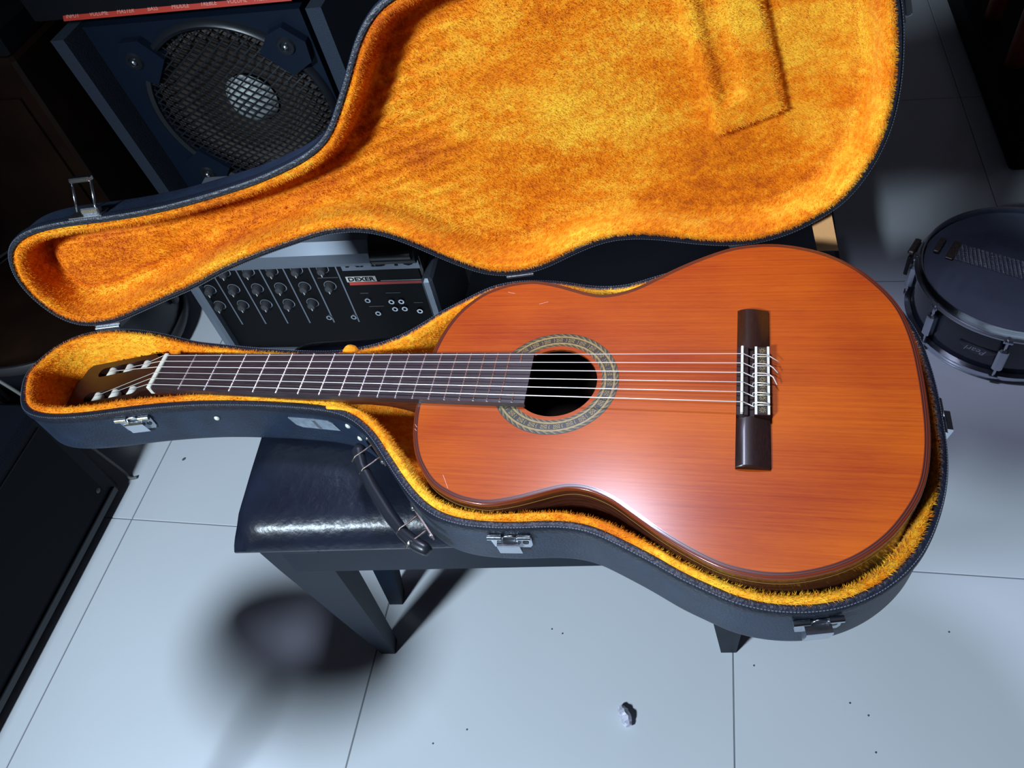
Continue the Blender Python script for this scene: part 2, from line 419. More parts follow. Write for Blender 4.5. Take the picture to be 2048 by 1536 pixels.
# ================================================================== THE GUITAR CASE
ZB, ZR = 0.5955, 0.668
cang = math.atan(-0.02859)
CM = Matrix.Translation((0, 0.50984, ZB)) @ Matrix.Rotation(cang, 4, 'Z')
case = empty('guitar_case', CM, 'open black hard-shell guitar case with orange plush lining lying on the bench', 'guitar case')
Fr = [(-781.5, -51.5), (-765.8, -67.4), (-739.8, -73.8), (-712.9, -73.4), (-675.9, -67.7), (-629.3, -57.2), (-582.2, -48.7), (-534.5, -42.8), (-475.2, -39.8), (-436.6, -39.4), (-398.7, -40.5), (-369.4, -44.7), (-348.3, -54.0), (-325.1, -71.6), (-296.9, -102.6), (-275.2, -125.9), (-253.1, -145.8), (-230.0, -159.1), (-208.2, -164.0), (-194.9, -165.2), (-158.7, -164.0), (-123.5, -159.0), (-102.7, -157.9), (-81.2, -160.6), (-52.9, -172.1), (-25.1, -184.6), (1.2, -198.2), (26.8, -207.7), (40.6, -213.5), (63.8, -217.7), (86.9, -218.0), (109.3, -215.0), (132.1, -207.8), (155.2, -195.0), (173.1, -180.3), (189.7, -161.4), (202.0, -141.2), (215.2, -108.7), (223.7, -78.4), (227.9, -46.9), (228.6, -24.6), (228.8, 2.6), (228.0, 35), (225.0, 67.0), (221.5, 89.9), (214.6, 113.5)]
Bk = [(-797.8, 6.7), (-785.5, 33.2), (-763.1, 54.4), (-725.6, 65.6), (-683.7, 67.2), (-638.0, 61.0), (-592.0, 51.3), (-565.9, 49.1), (-530.8, 46.3), (-497.3, 44.1), (-439.6, 42.7), (-402.8, 44.4), (-368.9, 52.8), (-344.9, 63.1), (-321.9, 79.5), (-301.4, 101.0), (-286.8, 116.2), (-263.8, 134.1), (-254.9, 143.2), (-230.4, 158.0), (-195, 165), (-149.8, 162.8), (-130.1, 158.0), (-109.0, 156.4), (-83.3, 158.4), (-63.4, 166.2)]
mir = [(x, -y) for x, y in Fr if x > -60 and y < -135][::-1]
outline = [(-800, -15)] + Fr + mir + Bk[::-1]
CO = smooth_closed([(x / 1000, y / 1000) for x, y in outline], 440, 3)
HB = ZR - ZB
def loop(P, z, off=0.0, N=None):
    Q = P + (N if N is not None else inward(P)) * off
    return [(x, y, z) for x, y in Q]
def shell(P, z_rim, z_floor, name, parent, r=0.010, M=None):
    N = inward(P); s = 1 if z_rim > z_floor else -1
    b = MB(); L = []
    L.append(loop(P, z_rim - s * 0.0015, 0.0, N)); L.append(loop(P, z_floor + s * r, 0.0015, N))
    for k in range(1, 5):
        a = k / 4 * PI / 2; L.append(loop(P, z_floor + s * r * (1 - math.sin(a)), 0.0015 + r * (1 - math.cos(a)), N))
    b.rings(L)
    V, F = fill([[(x, y) for x, y, _ in L[-1]]], L[-1][0][2]); b.add(V, F)
    return b
shell(CO, HB, 0.0, 'x', None).build('base_shell', 'tolex', case, smooth=40)
def binding(P, z, s):        # rounded rim band with an outer lip
    N = inward(P)
    prof = [(-0.0012, -0.010), (-0.0012, -0.003), (0.0002, -0.0006), (0.002, 0.0), (0.0055, 0.0), (0.0068, -0.0008), (0.0068, -0.010)]
    return MB().rings([loop(P, z + s * dz, off, N) for off, dz in prof])
binding(CO, HB, 1).build('rim_binding', 'rim_vinyl', case, smooth=40)
def stitches(P, z, s, off=0.0002):
    b = MB(); N = inward(P); T = np.roll(P, -1, 0) - P
    for i in range(len(P)):
        for k in (0.0, 0.5):
            p = P[i] + T[i] * k + N[i] * off; q = P[i] + T[i] * (k + 0.32) + N[i] * off
            b.box(((0, 0, 0)), (np.linalg.norm(q - p), 0.0007, 0.0007), Matrix.Translation(((p[0] + q[0]) / 2, (p[1] + q[1]) / 2, z)) @ Matrix.Rotation(math.atan2(*(q - p)[::-1]), 4, 'Z'))
    return b
o = stitches(CO, HB - 0.0006, 1).build('rim_stitching', 'stitch', case); o['kind'] = 'stuff'

def felt_part(P, depth, z_rim, s, prof, extra, step, name, parent, nblade, M=None, blen=(0.0026, 0.0048), keep=None):
    """plush lining of a tray: padded wall rings plus a floor grid, and a pile of hairs on top. s=+1: opening towards +z"""
    N = inward(P); b = MB()
    offs = [q[0] for q in prof]
    def hz(d):
        return np.interp(d, [q[0] for q in prof], [q[1] for q in prof])
    def height(pts, d): return hz(d) + extra(pts, d)
    loops = []; ringpts = []
    for off in offs:
        Q = P + N * off; hh = height(Q, np.full(len(Q), off)); loops.append([(x, y, z_rim + s * h) for (x, y), h in zip(Q, hh)])
    b.rings(loops)
    mn, mx = P.min(0), P.max(0)
    gx = np.arange(mn[0], mx[0] + step, step); gy = np.arange(mn[1], mx[1] + step, step)
    G = np.stack(np.meshgrid(gx, gy, indexing='ij'), -1).reshape(-1, 2)
    D, I = dist_poly(P, G); ok = I & (D > offs[-1] - 0.010)
    Z = z_rim + s * (height(G, np.minimum(D, 9)) - 0.0004)
    ny = len(gy); ids = np.full(len(G), -1); ids[ok] = np.arange(ok.sum())
    V = [(G[i, 0], G[i, 1], Z[i]) for i in np.where(ok)[0]]; F = []
    okg = ok.reshape(len(gx), ny); idg = ids.reshape(len(gx), ny)
    for i in range(len(gx) - 1):
        for j in range(ny - 1):
            if okg[i, j] and okg[i + 1, j] and okg[i, j + 1] and okg[i + 1, j + 1]: F.append((idg[i, j], idg[i + 1, j], idg[i + 1, j + 1], idg[i, j + 1]))
    b.add(V, F)
    lin = b.build(name, 'plush', parent, smooth=True)
    if M is not None: lin.matrix_local = M
    # hairs: half along the padded edge, half over the floor
    n1 = int(nblade * 0.45); i = rng.integers(0, len(P), n1); f = rng.random(n1)[:, None]
    base = P[i] * (1 - f) + np.roll(P, -1, 0)[i] * f; nn = N[i]
    off = offs[0] + (offs[-1] - offs[0]) * rng.random(n1) ** 1.3
    p1 = base + nn * off[:, None]; d1 = off
    n2 = nblade - n1
    sel = rng.integers(0, ok.sum(), n2); gi = np.where(ok)[0][sel]
    p2 = G[gi] + (rng.random((n2, 2)) - .5) * step; d2 = np.minimum(D[gi], 9)
    p = np.vstack([p1, p2]); d = np.r_[d1, d2]
    if keep is not None:
        k = keep(p); p, d = p[k], d[k]
    h = height(p, d); e = 0.0015
    hx = height(p + [e, 0], d); hy = height(p + [0, e], d)
    slope = np.interp(d + e, [q[0] for q in prof], [q[1] for q in prof]) - np.interp(d, [q[0] for q in prof], [q[1] for q in prof])
    nrm = np.stack([-(hx - h) / e, -(hy - h) / e, np.ones(len(p))], 1)
    m1 = len(p1) if keep is None else None
    if keep is None: nrm[:m1, :2] += -nn * (slope[:m1] / e)[:, None]
    nrm /= np.linalg.norm(nrm, axis=1)[:, None]
    comb = np.stack([0.55 + 0.5 * vnoise(p, 17, 1), 0.35 * vnoise(p, 23, 2) - 0.15, np.zeros(len(p))], 1)
    dirv = nrm + comb * 0.75 + rng.normal(0, 0.38, (len(p), 3)); dirv /= np.linalg.norm(dirv, axis=1)[:, None]
    L = blen[0] + (blen[1] - blen[0]) * rng.random(len(p))
    side = np.cross(dirv, rng.normal(0, 1, (len(p), 3))); side /= np.linalg.norm(side, axis=1)[:, None]
    root = np.c_[p, h - 0.0008]; wd = 0.00032
    A = root - side * wd; B = root + side * wd; T = root + dirv * L[:, None]
    VV = np.stack([A, B, T], 1).reshape(-1, 3); VV[:, 2] = z_rim + s * VV[:, 2]
    me = bpy.data.meshes.new(name + '_pile'); me.vertices.add(len(VV)); me.vertices.foreach_set('co', VV.ravel())
    nf = len(p); me.loops.add(nf * 3); me.loops.foreach_set('vertex_index', np.arange(nf * 3)); me.polygons.add(nf)
    me.polygons.foreach_set('loop_start', np.arange(0, nf * 3, 3)); me.polygons.foreach_set('loop_total', np.full(nf, 3)); me.update(); me.validate()
    o = link(name + '_pile', me, 'plush', parent); o['kind'] = 'stuff'
    if M is not None: o.matrix_local = M
    return lin
base_prof = [(0.0062, -0.004), (0.0072, 0.0015), (0.010, 0.0032), (0.013, 0.0028), (0.0165, -0.003), (0.019, -0.014), (0.021, -0.034), (0.023, -0.055), (0.027, -0.061), (0.032, -0.062)]
def base_extra(p, d):
    e = 0.0012 * vnoise(p, 60, 3) * np.clip((0.05 - d) / 0.05, 0, 1)
    return e
felt_part(CO, HB, HB, 1, base_prof, base_extra, 0.008, 'base_lining', case, 90000)
# felt-covered neck rest and accessory box walls
def soft_block(x0, x1, y0, y1, z0, z1, name='neck_rest'):
    b = MB().bbox(((x0 + x1) / 2, (y0 + y1) / 2, (z0 + z1) / 2), (x1 - x0, y1 - y0, z1 - z0), 0.0022)
    return b.build(name, 'plush', case, smooth=60)
soft_block(-0.560, -0.412, -0.0350, -0.0285, 0.012, HB - 0.004)
soft_block(-0.560, -0.412, 0.0310, 0.0375, 0.012, HB - 0.006)
soft_block(-0.388, -0.362, -0.0400, -0.0300, 0.012, HB + 0.002)
MB().bbox((-0.402, -0.0325, HB - 0.014), (0.022, 0.006, 0.026), 0.002).build('hook_tab', 'black_matte', case)
MB().lathe([(0, 0.006), (0.006, 0.005), (0.009, 0.001), (0.010, -0.006)], (-0.383, 0.0405, HB + 0.004), 12, None).build('plush_tab', 'plush', case, smooth=True)

def frame_at(P, x, y, z):            # local frame on the outer wall: X along wall, Y outward, Z up
    i = int(np.argmin(((P - [x, y]) ** 2).sum(1))); N = inward(P)[i]
    out = Vector((-N[0], -N[1], 0)).normalized(); tx = out.cross(Vector((0, 0, 1))) * -1
    M = Matrix.Identity(4)
    for k in range(3): M[k][0] = tx[k]; M[k][1] = out[k]; M[k][2] = (0, 0, 1)[k]
    M[0][3], M[1][3], M[2][3] = P[i][0], P[i][1], z
    return M
def latch(M, lever_out=0.010, lab=None):
    e = sub('latch', case, M)
    b = MB().prism([(-0.021, -0.012), (0.021, -0.012), (0.021, 0.010), (-0.021, 0.010)], 0, 0.0014, Matrix.Rotation(-PI / 2, 4, 'X').inverted())
    pl = MB()
    R = Matrix(((1, 0, 0, 0), (0, 0, 1, 0), (0, 1, 0, 0), (0, 0, 0, 1)))     # poly (x,z) extruded along +y
    pl.prism([(-0.0205, 0.009), (-0.0165, -0.012), (-0.004, -0.014), (-0.004, -0.010), (0.010, -0.010), (0.010, -0.0125), (0.018, -0.0125), (0.0205, -0.008), (0.0205, 0.009)], 0.0, 0.0016, R)
    pl.build('latch_plate', 'nickel', e)
    MB().cyl((-0.0205, 0.0032, 0.0095), (-0.007, 0.0032, 0.0095), 0.0031, n=12).build('knuckle', 'chrome', e, smooth=40)
    MB().cyl((0.0085, 0.0032, 0.0095), (0.0205, 0.0032, 0.0095), 0.0031, n=12).build('knuckle', 'chrome', e, smooth=40)
    lv = MB(); lv.prism([(0.0016, 0.0068), (lever_out, 0.0050), (lever_out + 0.0005, 0.0030), (lever_out - 0.003, -0.0150), (lever_out - 0.006, -0.0158), (0.0018, -0.006)], -0.0115, 0.0105,
                        Matrix(((0, 0, 1, 0), (1, 0, 0, 0), (0, 1, 0, 0), (0, 0, 0, 1))))
    lv.build('lever', 'chrome', e)
    MB().tube([(-0.0065, 0.004, 0.0065), (-0.0055, 0.0042, 0.0120), (-0.002, 0.0042, 0.0134), (0.004, 0.0042, 0.0134), (0.0072, 0.0042, 0.0120), (0.0080, 0.004, 0.0065)], 0.0009, 6).build('catch_wire', 'chrome', e, smooth=True)
    MB().cyl((0.0145, 0.0012, -0.003), (0.0145, 0.0022, -0.003), 0.0030, n=12).build('rivet', 'black_plastic', e)
    return e
for x, y, lo in ((-0.629, -0.057, 0.007), (-0.157, -0.164, 0.010), (0.110, -0.215, 0.012), (0.228, 0.002, 0.013)):
    latch(frame_at(CO, x, y, HB - 0.022), lo)
for x, y, z in ((-0.531, -0.043, HB - 0.026), (-0.366, -0.046, HB - 0.020), (-0.352, -0.052, HB - 0.036)):
    M_ = frame_at(CO, x, y, z)
    MB().lathe([(0, 0.0022), (0.002, 0.0018), (0.0034, 0.0006), (0.0036, 0.0)], (0, 0, 0), 12, M_ @ Matrix.Rotation(-PI / 2, 4, 'X')).build('rivet', 'pearl', case, smooth=True)
M_ = frame_at(CO, -0.412, -0.040, HB - 0.028)
R_ = Matrix(((1, 0, 0, 0), (0, 0, 1, 0), (0, 1, 0, 0), (0, 0, 0, 1)))
MB().prism([(-0.030, 0.0075), (-0.024, -0.005), (-0.017, -0.0085), (0.030, -0.0085), (0.025, 0.004), (0.020, 0.0075)], -0.0030, 0.0012, M_ @ R_).build('name_plate', 'plate_label', case)
MB().prism([(-0.001, 0.0073), (0.003, 0.0073), (0.008, -0.0083), (0.004, -0.0083)], 0.001, 0.0016, M_ @ R_).build('name_plate_bar', 'nickel', case)
# carrying handle hanging on the wall between neck and upper bout
hM = frame_at(CO, -0.287, -0.1135, HB - 0.022)
hd = sub('carry_handle', case, hM)
pts = [(-0.074, 0.011, -0.006), (-0.070, 0.017, -0.006), (-0.050, 0.022, -0.008), (-0.02, 0.024, -0.009), (0.02, 0.024, -0.009), (0.050, 0.022, -0.008), (0.070, 0.017, -0.006), (0.078, 0.013, -0.006), (0.084, 0.011, -0.006)]
MB().tube(pts, [0.0062, 0.0072, 0.0064, 0.0070, 0.0070, 0.0064, 0.0072, 0.0066, 0.0048], 10).build('grip', 'black_plastic', hd, smooth=True)
for cx in (-0.052, 0.056):
    MB().box((cx, 0.0012, 0.004), (0.046, 0.0016, 0.008)).build('mount_plate', 'rust_steel', hd)
    for dx in (-0.010, 0.010):
        MB().tube([(cx + dx, 0.001, 0.002), (cx + dx, 0.010, 0.0), (cx + dx, 0.0225, -0.001), (cx + dx, 0.028, -0.006)], 0.0011, 6).build('loop_wire', 'rust_steel', hd, smooth=True)
    for dx in (-0.019, 0.019):
        MB().lathe([(0, 0.0022), (0.002, 0.0017), (0.0030, 0.0)], (0, 0, 0), 10, Matrix.Translation((cx + dx, 0.002, 0.004)) @ Matrix.Rotation(-PI / 2, 4, 'X')).build('rivet', 'nickel', hd, smooth=True)
MB().lathe([(0, 0.003), (0.0026, 0.002), (0.0036, 0)], (0.066, 0.022, -0.001), 10).build('rivet', 'nickel', hd, smooth=True)

# ---- the lid, hinged along the back, opened 102 degrees
HP = Vector((-0.72283, 0.59743, 0.670)); HU = Vector((0.98568, 0.16864, 0)); HE = Vector((-0.03506, 0.20493, 0.97815)); HN = Vector((0.16496, -0.96414, 0.20791))
LW = Matrix.Identity(4)
for k in range(3): LW[k][0] = HU[k]; LW[k][1] = HE[k]; LW[k][2] = HN[k]; LW[k][3] = HP[k]
LM = CM.inverted() @ LW
lid = sub('lid', case, LM)
lid_pts = [(-69.4, 117.9), (-78.1, 92.3), (-77.2, 66.9), (-69.3, 44.2), (-55.3, 21.8), (-35.9, 8.4), (-12, 4.2), (15.6, 5.5), (45.5, 13.3), (90.8, 26.8), (134.2, 39.0), (181.1, 56.2), (232.1, 69.7), (271.0, 78.0), (308.9, 85.0), (335.4, 85.6), (360.6, 81.9), (384.2, 71.9), (407.4, 58.0), (442.0, 33.6), (478.2, 11.1), (504.0, 2.5), (536.1, 0.5), (563.9, 6.5), (591.6, 17.1), (627.1, 28.0), (658.3, 29.3), (691.1, 23.6), (729.3, 13.0), (767.6, 4.5), (805.6, 2.5), (843.3, 9.6), (871.9, 22.5), (894.9, 36.4), (913.5, 58.3), (927.8, 84.5), (937.5, 113.5), (941.7, 142.2), (942.2, 175.2), (939.2, 207.2), (933.9, 237.6),
           (922, 277.2), (913, 299), (902, 329), (887, 357), (868, 386), (852, 404), (832, 419), (811, 430), (786, 438), (762, 440.5), (740, 439), (717, 434), (695, 426), (683, 418), (660, 403), (637, 385), (612, 367), (587, 350), (566, 343), (545, 340), (510, 337), (474, 331), (458, 326),
           (439.2, 318.8), (426.5, 309.9), (411.4, 294.2), (398.4, 275.0), (386.6, 255.0), (371.6, 231.6), (355.8, 208.5), (340, 193), (310, 178.5), (262, 165), (224, 158), (165, 150), (117, 146), (70, 145), (22, 146), (-16, 144), (-42, 138), (-60, 128)]
LO = smooth_closed([(x / 1000, y / 1000) for x, y in lid_pts], 440, 3)
LD = 0.056
shell(LO, 0.0, -LD, 'x', None, r=0.012).build('lid_shell', 'tolex', lid, smooth=40)
binding(LO, 0.0, 1).build('lid_binding', 'rim_vinyl', lid, smooth=40)
def lipring(P):
    N = inward(P); return MB().rings([loop(P, z, off, N) for off, z in ((0.0030, 0.0), (0.0030, 0.0022), (0.0052, 0.0022), (0.0052, 0.0))])
lipring(LO).build('lid_tongue', 'rim_vinyl', lid, smooth=40)
o = stitches(LO, -0.0006, 1).build('lid_stitching', 'stitch', lid); o['kind'] = 'stuff'
lid_prof = [(0.0062, -0.004), (0.0074, 0.0005), (0.0105, 0.0018), (0.014, 0.0), (0.0165, -0.006), (0.0185, -0.018), (0.0205, -0.032), (0.024, -0.041), (0.030, -0.0445), (0.038, -0.045)]
def sstep(a, b, x): t = np.clip((x - a) / (b - a), 0, 1); return t * t * (3 - 2 * t)
def lid_extra(p, d):
    m = sstep(0.010, 0.05, d)
    e = m * (0.0016 * vnoise(p, 20, 5) + 0.0010 * vnoise(p, 45, 6))
    # oblong bridge pad with a hollow in it
    x, y = p[:, 0], p[:, 1]
    ang = math.radians(-14); cx, cy = 0.778, 0.228
    u = (x - cx) * math.cos(ang) - (y - cy) * math.sin(ang); v = (x - cx) * math.sin(ang) + (y - cy) * math.cos(ang)
    du = np.maximum(np.abs(u) - 0.036, np.abs(v) - 0.098)
    e = e + 0.016 * (1 - sstep(-0.003, 0.006, du))
    dv = np.maximum(np.abs(u + 0.012) - 0.009, np.abs(v - 0.01) - 0.070)
    e = e - 0.008 * (1 - sstep(-0.003, 0.008, dv))
    # long pull ridges running from the neck into the body, head-end pad
    along = sstep(0.08, 0.16, x) * (1 - sstep(0.40, 0.56, x))
    c = y - (0.092 + (x - 0.1) * 0.245)
    e = e + along * m * 0.0020 * np.sin(c * 380)
    e = e + 0.010 * (1 - sstep(0.085, 0.125, x)) * sstep(0.030, 0.044, d)
    return e
felt_part(LO, LD, 0.0, 1, lid_prof, lid_extra, 0.005, 'lid_lining', lid, 190000)
# hinges
for uu in (0.0, 0.528, 0.79):
    h = sub('hinge', lid, Matrix.Translation((uu, 0.001, -0.001)))
    MB().cyl((-0.016, -0.0015, 0.0), (0.016, -0.0015, 0.0), 0.0022, n=10).build('hinge_pin', 'nickel', h, smooth=40)
    MB().box((0, 0.004, -0.002), (0.034, 0.008, 0.0012)).build('hinge_leaf', 'nickel', h)
# lid-side latch loops
def lid_latch(x, y, swing):
    i = int(np.argmin(((LO - [x, y]) ** 2).sum(1))); N = inward(LO)[i]
    out = Vector((-N[0], -N[1], 0)).normalized(); zz = Vector((0, 0, 1)); tx = out.cross(zz) * -1
    Mx = Matrix.Identity(4)
    for k in range(3): Mx[k][0] = tx[k]; Mx[k][1] = out[k]; Mx[k][2] = zz[k]
    Mx[0][3], Mx[1][3], Mx[2][3] = LO[i][0], LO[i][1], -0.014
    e = sub('latch_keeper', lid, Mx)
    MB().box((0, 0.001, 0.002), (0.040, 0.0018, 0.020)).build('keeper_plate', 'nickel', e)
    MB().cyl((-0.016, 0.0036, 0.004), (0.004, 0.0036, 0.004), 0.0032, n=12).build('knuckle', 'chrome', e, smooth=40)
    MB().bbox((-0.006, 0.006, 0.004), (0.022, 0.008, 0.010), 0.0015).build('keeper_hook', 'nickel', e)
    c, s_ = math.cos(swing), math.sin(swing); L = 0.036
    fr = [(-0.013, 0.006, 0.006), (-0.013, 0.006 + L * c, 0.006 - L * s_), (0.010, 0.006 + L * c, 0.006 - L * s_), (0.010, 0.006, 0.006)]
    MB().tube(fr[:2], 0.0017, 6).build('hasp_arm', 'chrome', e, smooth=True)
    MB().tube(fr[2:], 0.0015, 6).build('hasp_arm', 'chrome', e, smooth=True)
    MB().bbox(((fr[1][0] + fr[2][0]) / 2, fr[1][1], fr[1][2]), (0.026, 0.006, 0.009), 0.0012).build('hasp_bar', 'chrome', e)
lid_latch(0.045, 0.147, 0.5)
lid_latch(0.934, 0.242, 1.35)
# lid stay ribbon
ra = LW @ Vector((0.878, 0.034, -0.030)); rb = Vector((0.153, 0.756, 0.640))
rw = MB(); n = 12; LL = []
for k in range(n + 1):
    t = k / n; p = ra.lerp(rb, t); p = p + Vector((0, -0.004 * math.sin(PI * t), 0))
    LL.append([p + Vector((sx * 0.0118, sy, 0)) for sx, sy in ((-1, -0.0005), (1, -0.0005), (1, 0.0005), (-1, 0.0005))])
CI = CM.inverted()
rw.rings([[CI @ q for q in l] for l in LL], True, True, True).build('stay_ribbon', 'strap_ribbon', case)

# ================================================================== THE GUITAR
GM = Matrix(((0.9987, 0.0279, -0.0418, -0.60747), (-0.0290, 0.9993, -0.0252, 0.52346), (0.0411, 0.0264, 0.9988, 0.66837), (0, 0, 0, 1)))
gtr = empty('classical_guitar', GM, 'orange-brown classical guitar with six strings lying in the plush-lined case', 'guitar')
half = [(328, 30), (329.5, 48), (334, 70), (342, 92), (353, 110), (370, 128), (393, 140), (412, 144.5), (430, 145.3), (454, 139.5), (476, 131.5), (494, 125), (508, 123), (524, 125.5), (543, 133.5), (563, 147), (588, 164), (615, 179.5), (641, 191), (666, 195.8), (688, 196), (709, 192), (730, 184.5), (748, 174.5), (765, 161), (780, 144.5), (796, 120), (806, 97), (812, 70), (815, 44), (816, 20)]
pts = [(328, 0)] + half + [(816.3, 0)] + [(x, -y) for x, y in half[::-1]]
GO = smooth_closed([(x / 1000, y / 1000) for x, y in pts], 420, 1)
GN = inward(GO)
HX, HR = 0.4718, 0.0432
circ = lambda r, n=72: [(HX + r * math.cos(2 * PI * i / n), r * math.sin(2 * PI * i / n)) for i in range(n)]
V, F = fill([[tuple(p) for p in GO + GN * 0.0052], circ(HR)], 0.0)
b = MB().add(V, F)
b.rings([[(x, y, 0) for x, y in circ(HR)], [(x, y, -0.0028) for x, y in circ(HR)]]); b.build('soundboard', 'cedar', gtr)
MB().rings([[(x, y, 0.0001) for x, y in circ(HR)], [(x, y, -0.0028) for x, y in circ(HR)]]).build('soundhole_edge', 'hole_edge', gtr)
zb_ = lambda x: -(0.070 + 0.010 * (x - 0.328) / 0.49)
def gl(off, z): return [(x, y, z if not callable(z) else z(x)) for x, y in GO + GN * off]
def band(o0, o1, z, name, m): MB().rings([gl(o0, z), gl(o1, z), gl(o1, z - 0.0008), gl(o0, z - 0.0008)]).build(name, m, gtr, smooth=40)
MB().rings([gl(0.0020, 0.0), gl(0.0009, -0.0001), gl(0.0003, -0.0005), gl(0.0, -0.0012), gl(0.0, -0.0045), gl(0.0020, -0.0045)]).build('binding', 'binding_wood', gtr, smooth=60)
band(0.0020, 0.0027, 0.00005, 'purfling', 'dark_line'); band(0.0027, 0.0037, 0.00005, 'purfling', 'binding_wood')
band(0.0037, 0.0045, 0.00005, 'purfling', 'dark_line'); band(0.0045, 0.0053, 0.00005, 'purfling', 'binding_wood')
MB().rings([gl(0.0004, -0.0045), gl(0.0004, zb_)]).build('body_side', 'body_side_wood', gtr, smooth=60)
MB().rings([gl(0.0001, -0.0105), gl(-0.0002, -0.0110), gl(0.0001, -0.0117)]).build('side_line', 'gold_line', gtr, smooth=True)
V, F = fill([[tuple(p) for p in GO]], 0.0)
MB().add([(x, y, zb_(x)) for x, y, _ in V], F).build('back', 'inside_shade', gtr)
for x0, y0, x1, y1 in ((0.378, -0.116, 0.3865, -0.1305), (0.3335, -0.058, 0.3365, -0.0615), (0.3345, -0.0635, 0.3372, -0.066), (0.4375, 0.109, 0.4475, 0.112), (0.398, 0.128, 0.4065, 0.1255)):
    dx_, dy_ = x1 - x0, y1 - y0; L_ = math.hypot(dx_, dy_)
    MB().box((0, 0, 0), (L_, 0.00035, 0.0001), Matrix.Translation(((x0 + x1) / 2, (y0 + y1) / 2, 0.0001)) @ Matrix.Rotation(math.atan2(dy_, dx_), 4, 'Z')).build('scratch', 'print_pink', gtr)
# rosette
ros = sub('rosette', gtr, Matrix.Translation((HX, 0, 0)))
def ring(r0, r1, z, nm, m, n=96):
    c = lambda r, zz: [(r * math.cos(2 * PI * i / n), r * math.sin(2 * PI * i / n), zz) for i in range(n)]
    MB().rings([c(r0, 0), c(r0, z), c(r1, z), c(r1, 0)]).build(nm, m, ros)
ring(0.0480, 0.0505, 0.00012, 'rope_ring', 'rosette_green'); ring(0.0505, 0.0525, 0.00016, 'tan_ring', 'rosette_tan'); ring(0.0525, 0.0530, 0.00014, 'dark_ring', 'rosette_dark')
ring(0.0530, 0.0590, 0.00012, 'mosaic_ring', 'rosette_dark'); ring(0.0590, 0.0595, 0.00014, 'dark_ring', 'rosette_dark'); ring(0.0595, 0.0615, 0.00016, 'tan_ring', 'rosette_tan')
ring(0.0615, 0.0645, 0.00012, 'rope_ring', 'rosette_green'); ring(0.0645, 0.0651, 0.00014, 'dark_ring', 'rosette_dark')
def polar(b, pts, z=0.00024): b.add([(r * math.cos(a), r * math.sin(a), z) for r, a in pts], [tuple(range(len(pts)))])
bd, bt = MB(), MB()
for r0, r1, nn in ((0.0480, 0.0505, 46), (0.0615, 0.0645, 52)):
    for k in range(nn):
        a0 = 2 * PI * k / nn; da = 2 * PI / nn
        polar(bd, [(r0, a0), (r0, a0 + da * .30), (r1, a0 + da * 1.05), (r1, a0 + da * .75)])
        polar(bt, [(r0, a0 + da * .48), (r0, a0 + da * .66), (r1, a0 + da * 1.35), (r1, a0 + da * 1.24)])
o = bd.build('rope_strand', 'rosette_dark', ros); o['kind'] = 'stuff'; o = bt.build('rope_strand', 'rosette_tan', ros); o['kind'] = 'stuff'
bm_ = MB(); nn = 27
for k in range(nn):
    a0 = 2 * PI * k / nn; rc = 0.056
    def blob(dr, da, r0, r1, s0=0, s1=2 * PI):
        m = 9
        for q in range(m):
            t0 = s0 + (s1 - s0) * q / m; t1 = s0 + (s1 - s0) * (q + 1) / m
            P = []
            for rr, t in ((r0, t0), (r1, t0), (r1, t1), (r0, t1)): P.append((rc + dr + rr * math.cos(t), a0 + (da + rr * math.sin(t)) / rc))
            polar(bm_, P, 0.0002)
    for sx in (-1, 1):
        for sy in (-1, 1): blob(sx * 0.00135, sy * 0.0021, 0.00062, 0.00125, 0.4 + (0 if sy > 0 else PI), 5.6 + (0 if sy > 0 else PI))
        blob(sx * 0.0024, 0, 0.0, 0.00045)
    blob(0, 0, 0.00035, 0.0008); blob(0, 0.0052, 0, 0.0006); blob(0.0017, 0.0056, 0, 0.00055); blob(-0.0017, 0.0056, 0, 0.00055)
o = bm_.build('mosaic_motif', 'rosette_tan', ros); o['kind'] = 'stuff'
# neck, fingerboard, frets, nut
fx = lambda n: 0.650 * (1 - 2 ** (-n / 12)); hw = lambda x: 0.026 + x / 0.325 * 0.005
poly = [(0, -hw(0)), (0.446, -hw(0.446))]
a1 = math.atan2(-hw(.446), 0.446 - HX); c0 = math.acos(max(-1, (0.446 - HX) / 0.0436))
ang0 = math.asin(hw(.446) / 0.0436) if hw(.446) < 0.0436 else PI / 2
yy = math.sqrt(max(0, 0.0436 ** 2 - (0.446 - HX) ** 2))
end = []
if yy < hw(.446): end = [(HX - math.sqrt(0.0436 ** 2 - y * y), y) for y in np.linspace(-yy, yy, 22)]
poly = [(0, -hw(0)), (0.446, -hw(0.446))] + end + [(0.446, hw(0.446)), (0, hw(0))]
MB().prism(poly, 0.0002, 0.0070).build('fingerboard', 'ebony', gtr)
for k in range(1, 20):
    x = fx(k); h = hw(x) - 0.0006; segs = [(-h, h)]
    if k == 19:
        yc = math.sqrt(0.0436 ** 2 - (x - HX) ** 2); segs = [(-h, -yc), (yc, h)]
    for y0, y1 in segs:
        b = MB(); pr = [(-0.0011, 0.0068), (-0.0007, 0.0078), (0, 0.0081), (0.0007, 0.0078), (0.0011, 0.0068)]
        b.rings([[(x + dx, y0, z) for dx, z in pr], [(x + dx, y1, z) for dx, z in pr]], True, True, True)
        b.build('fret', 'fret_wire', gtr)
L = []
for x in np.linspace(-0.004, 0.330, 18):
    h = hw(max(x, 0)) - 0.0004; d = 0.021 + 0.004 * x / 0.33
    if x > 0.27: d += (x - 0.27) ** 2 * 9
    L.append([(x, h * math.cos(a), 0.0004 - d * abs(math.sin(a)) ** 0.9) for a in np.linspace(0, PI, 15)])
MB().rings(L, True, True, True).build('neck', 'mahogany', gtr, smooth=50)
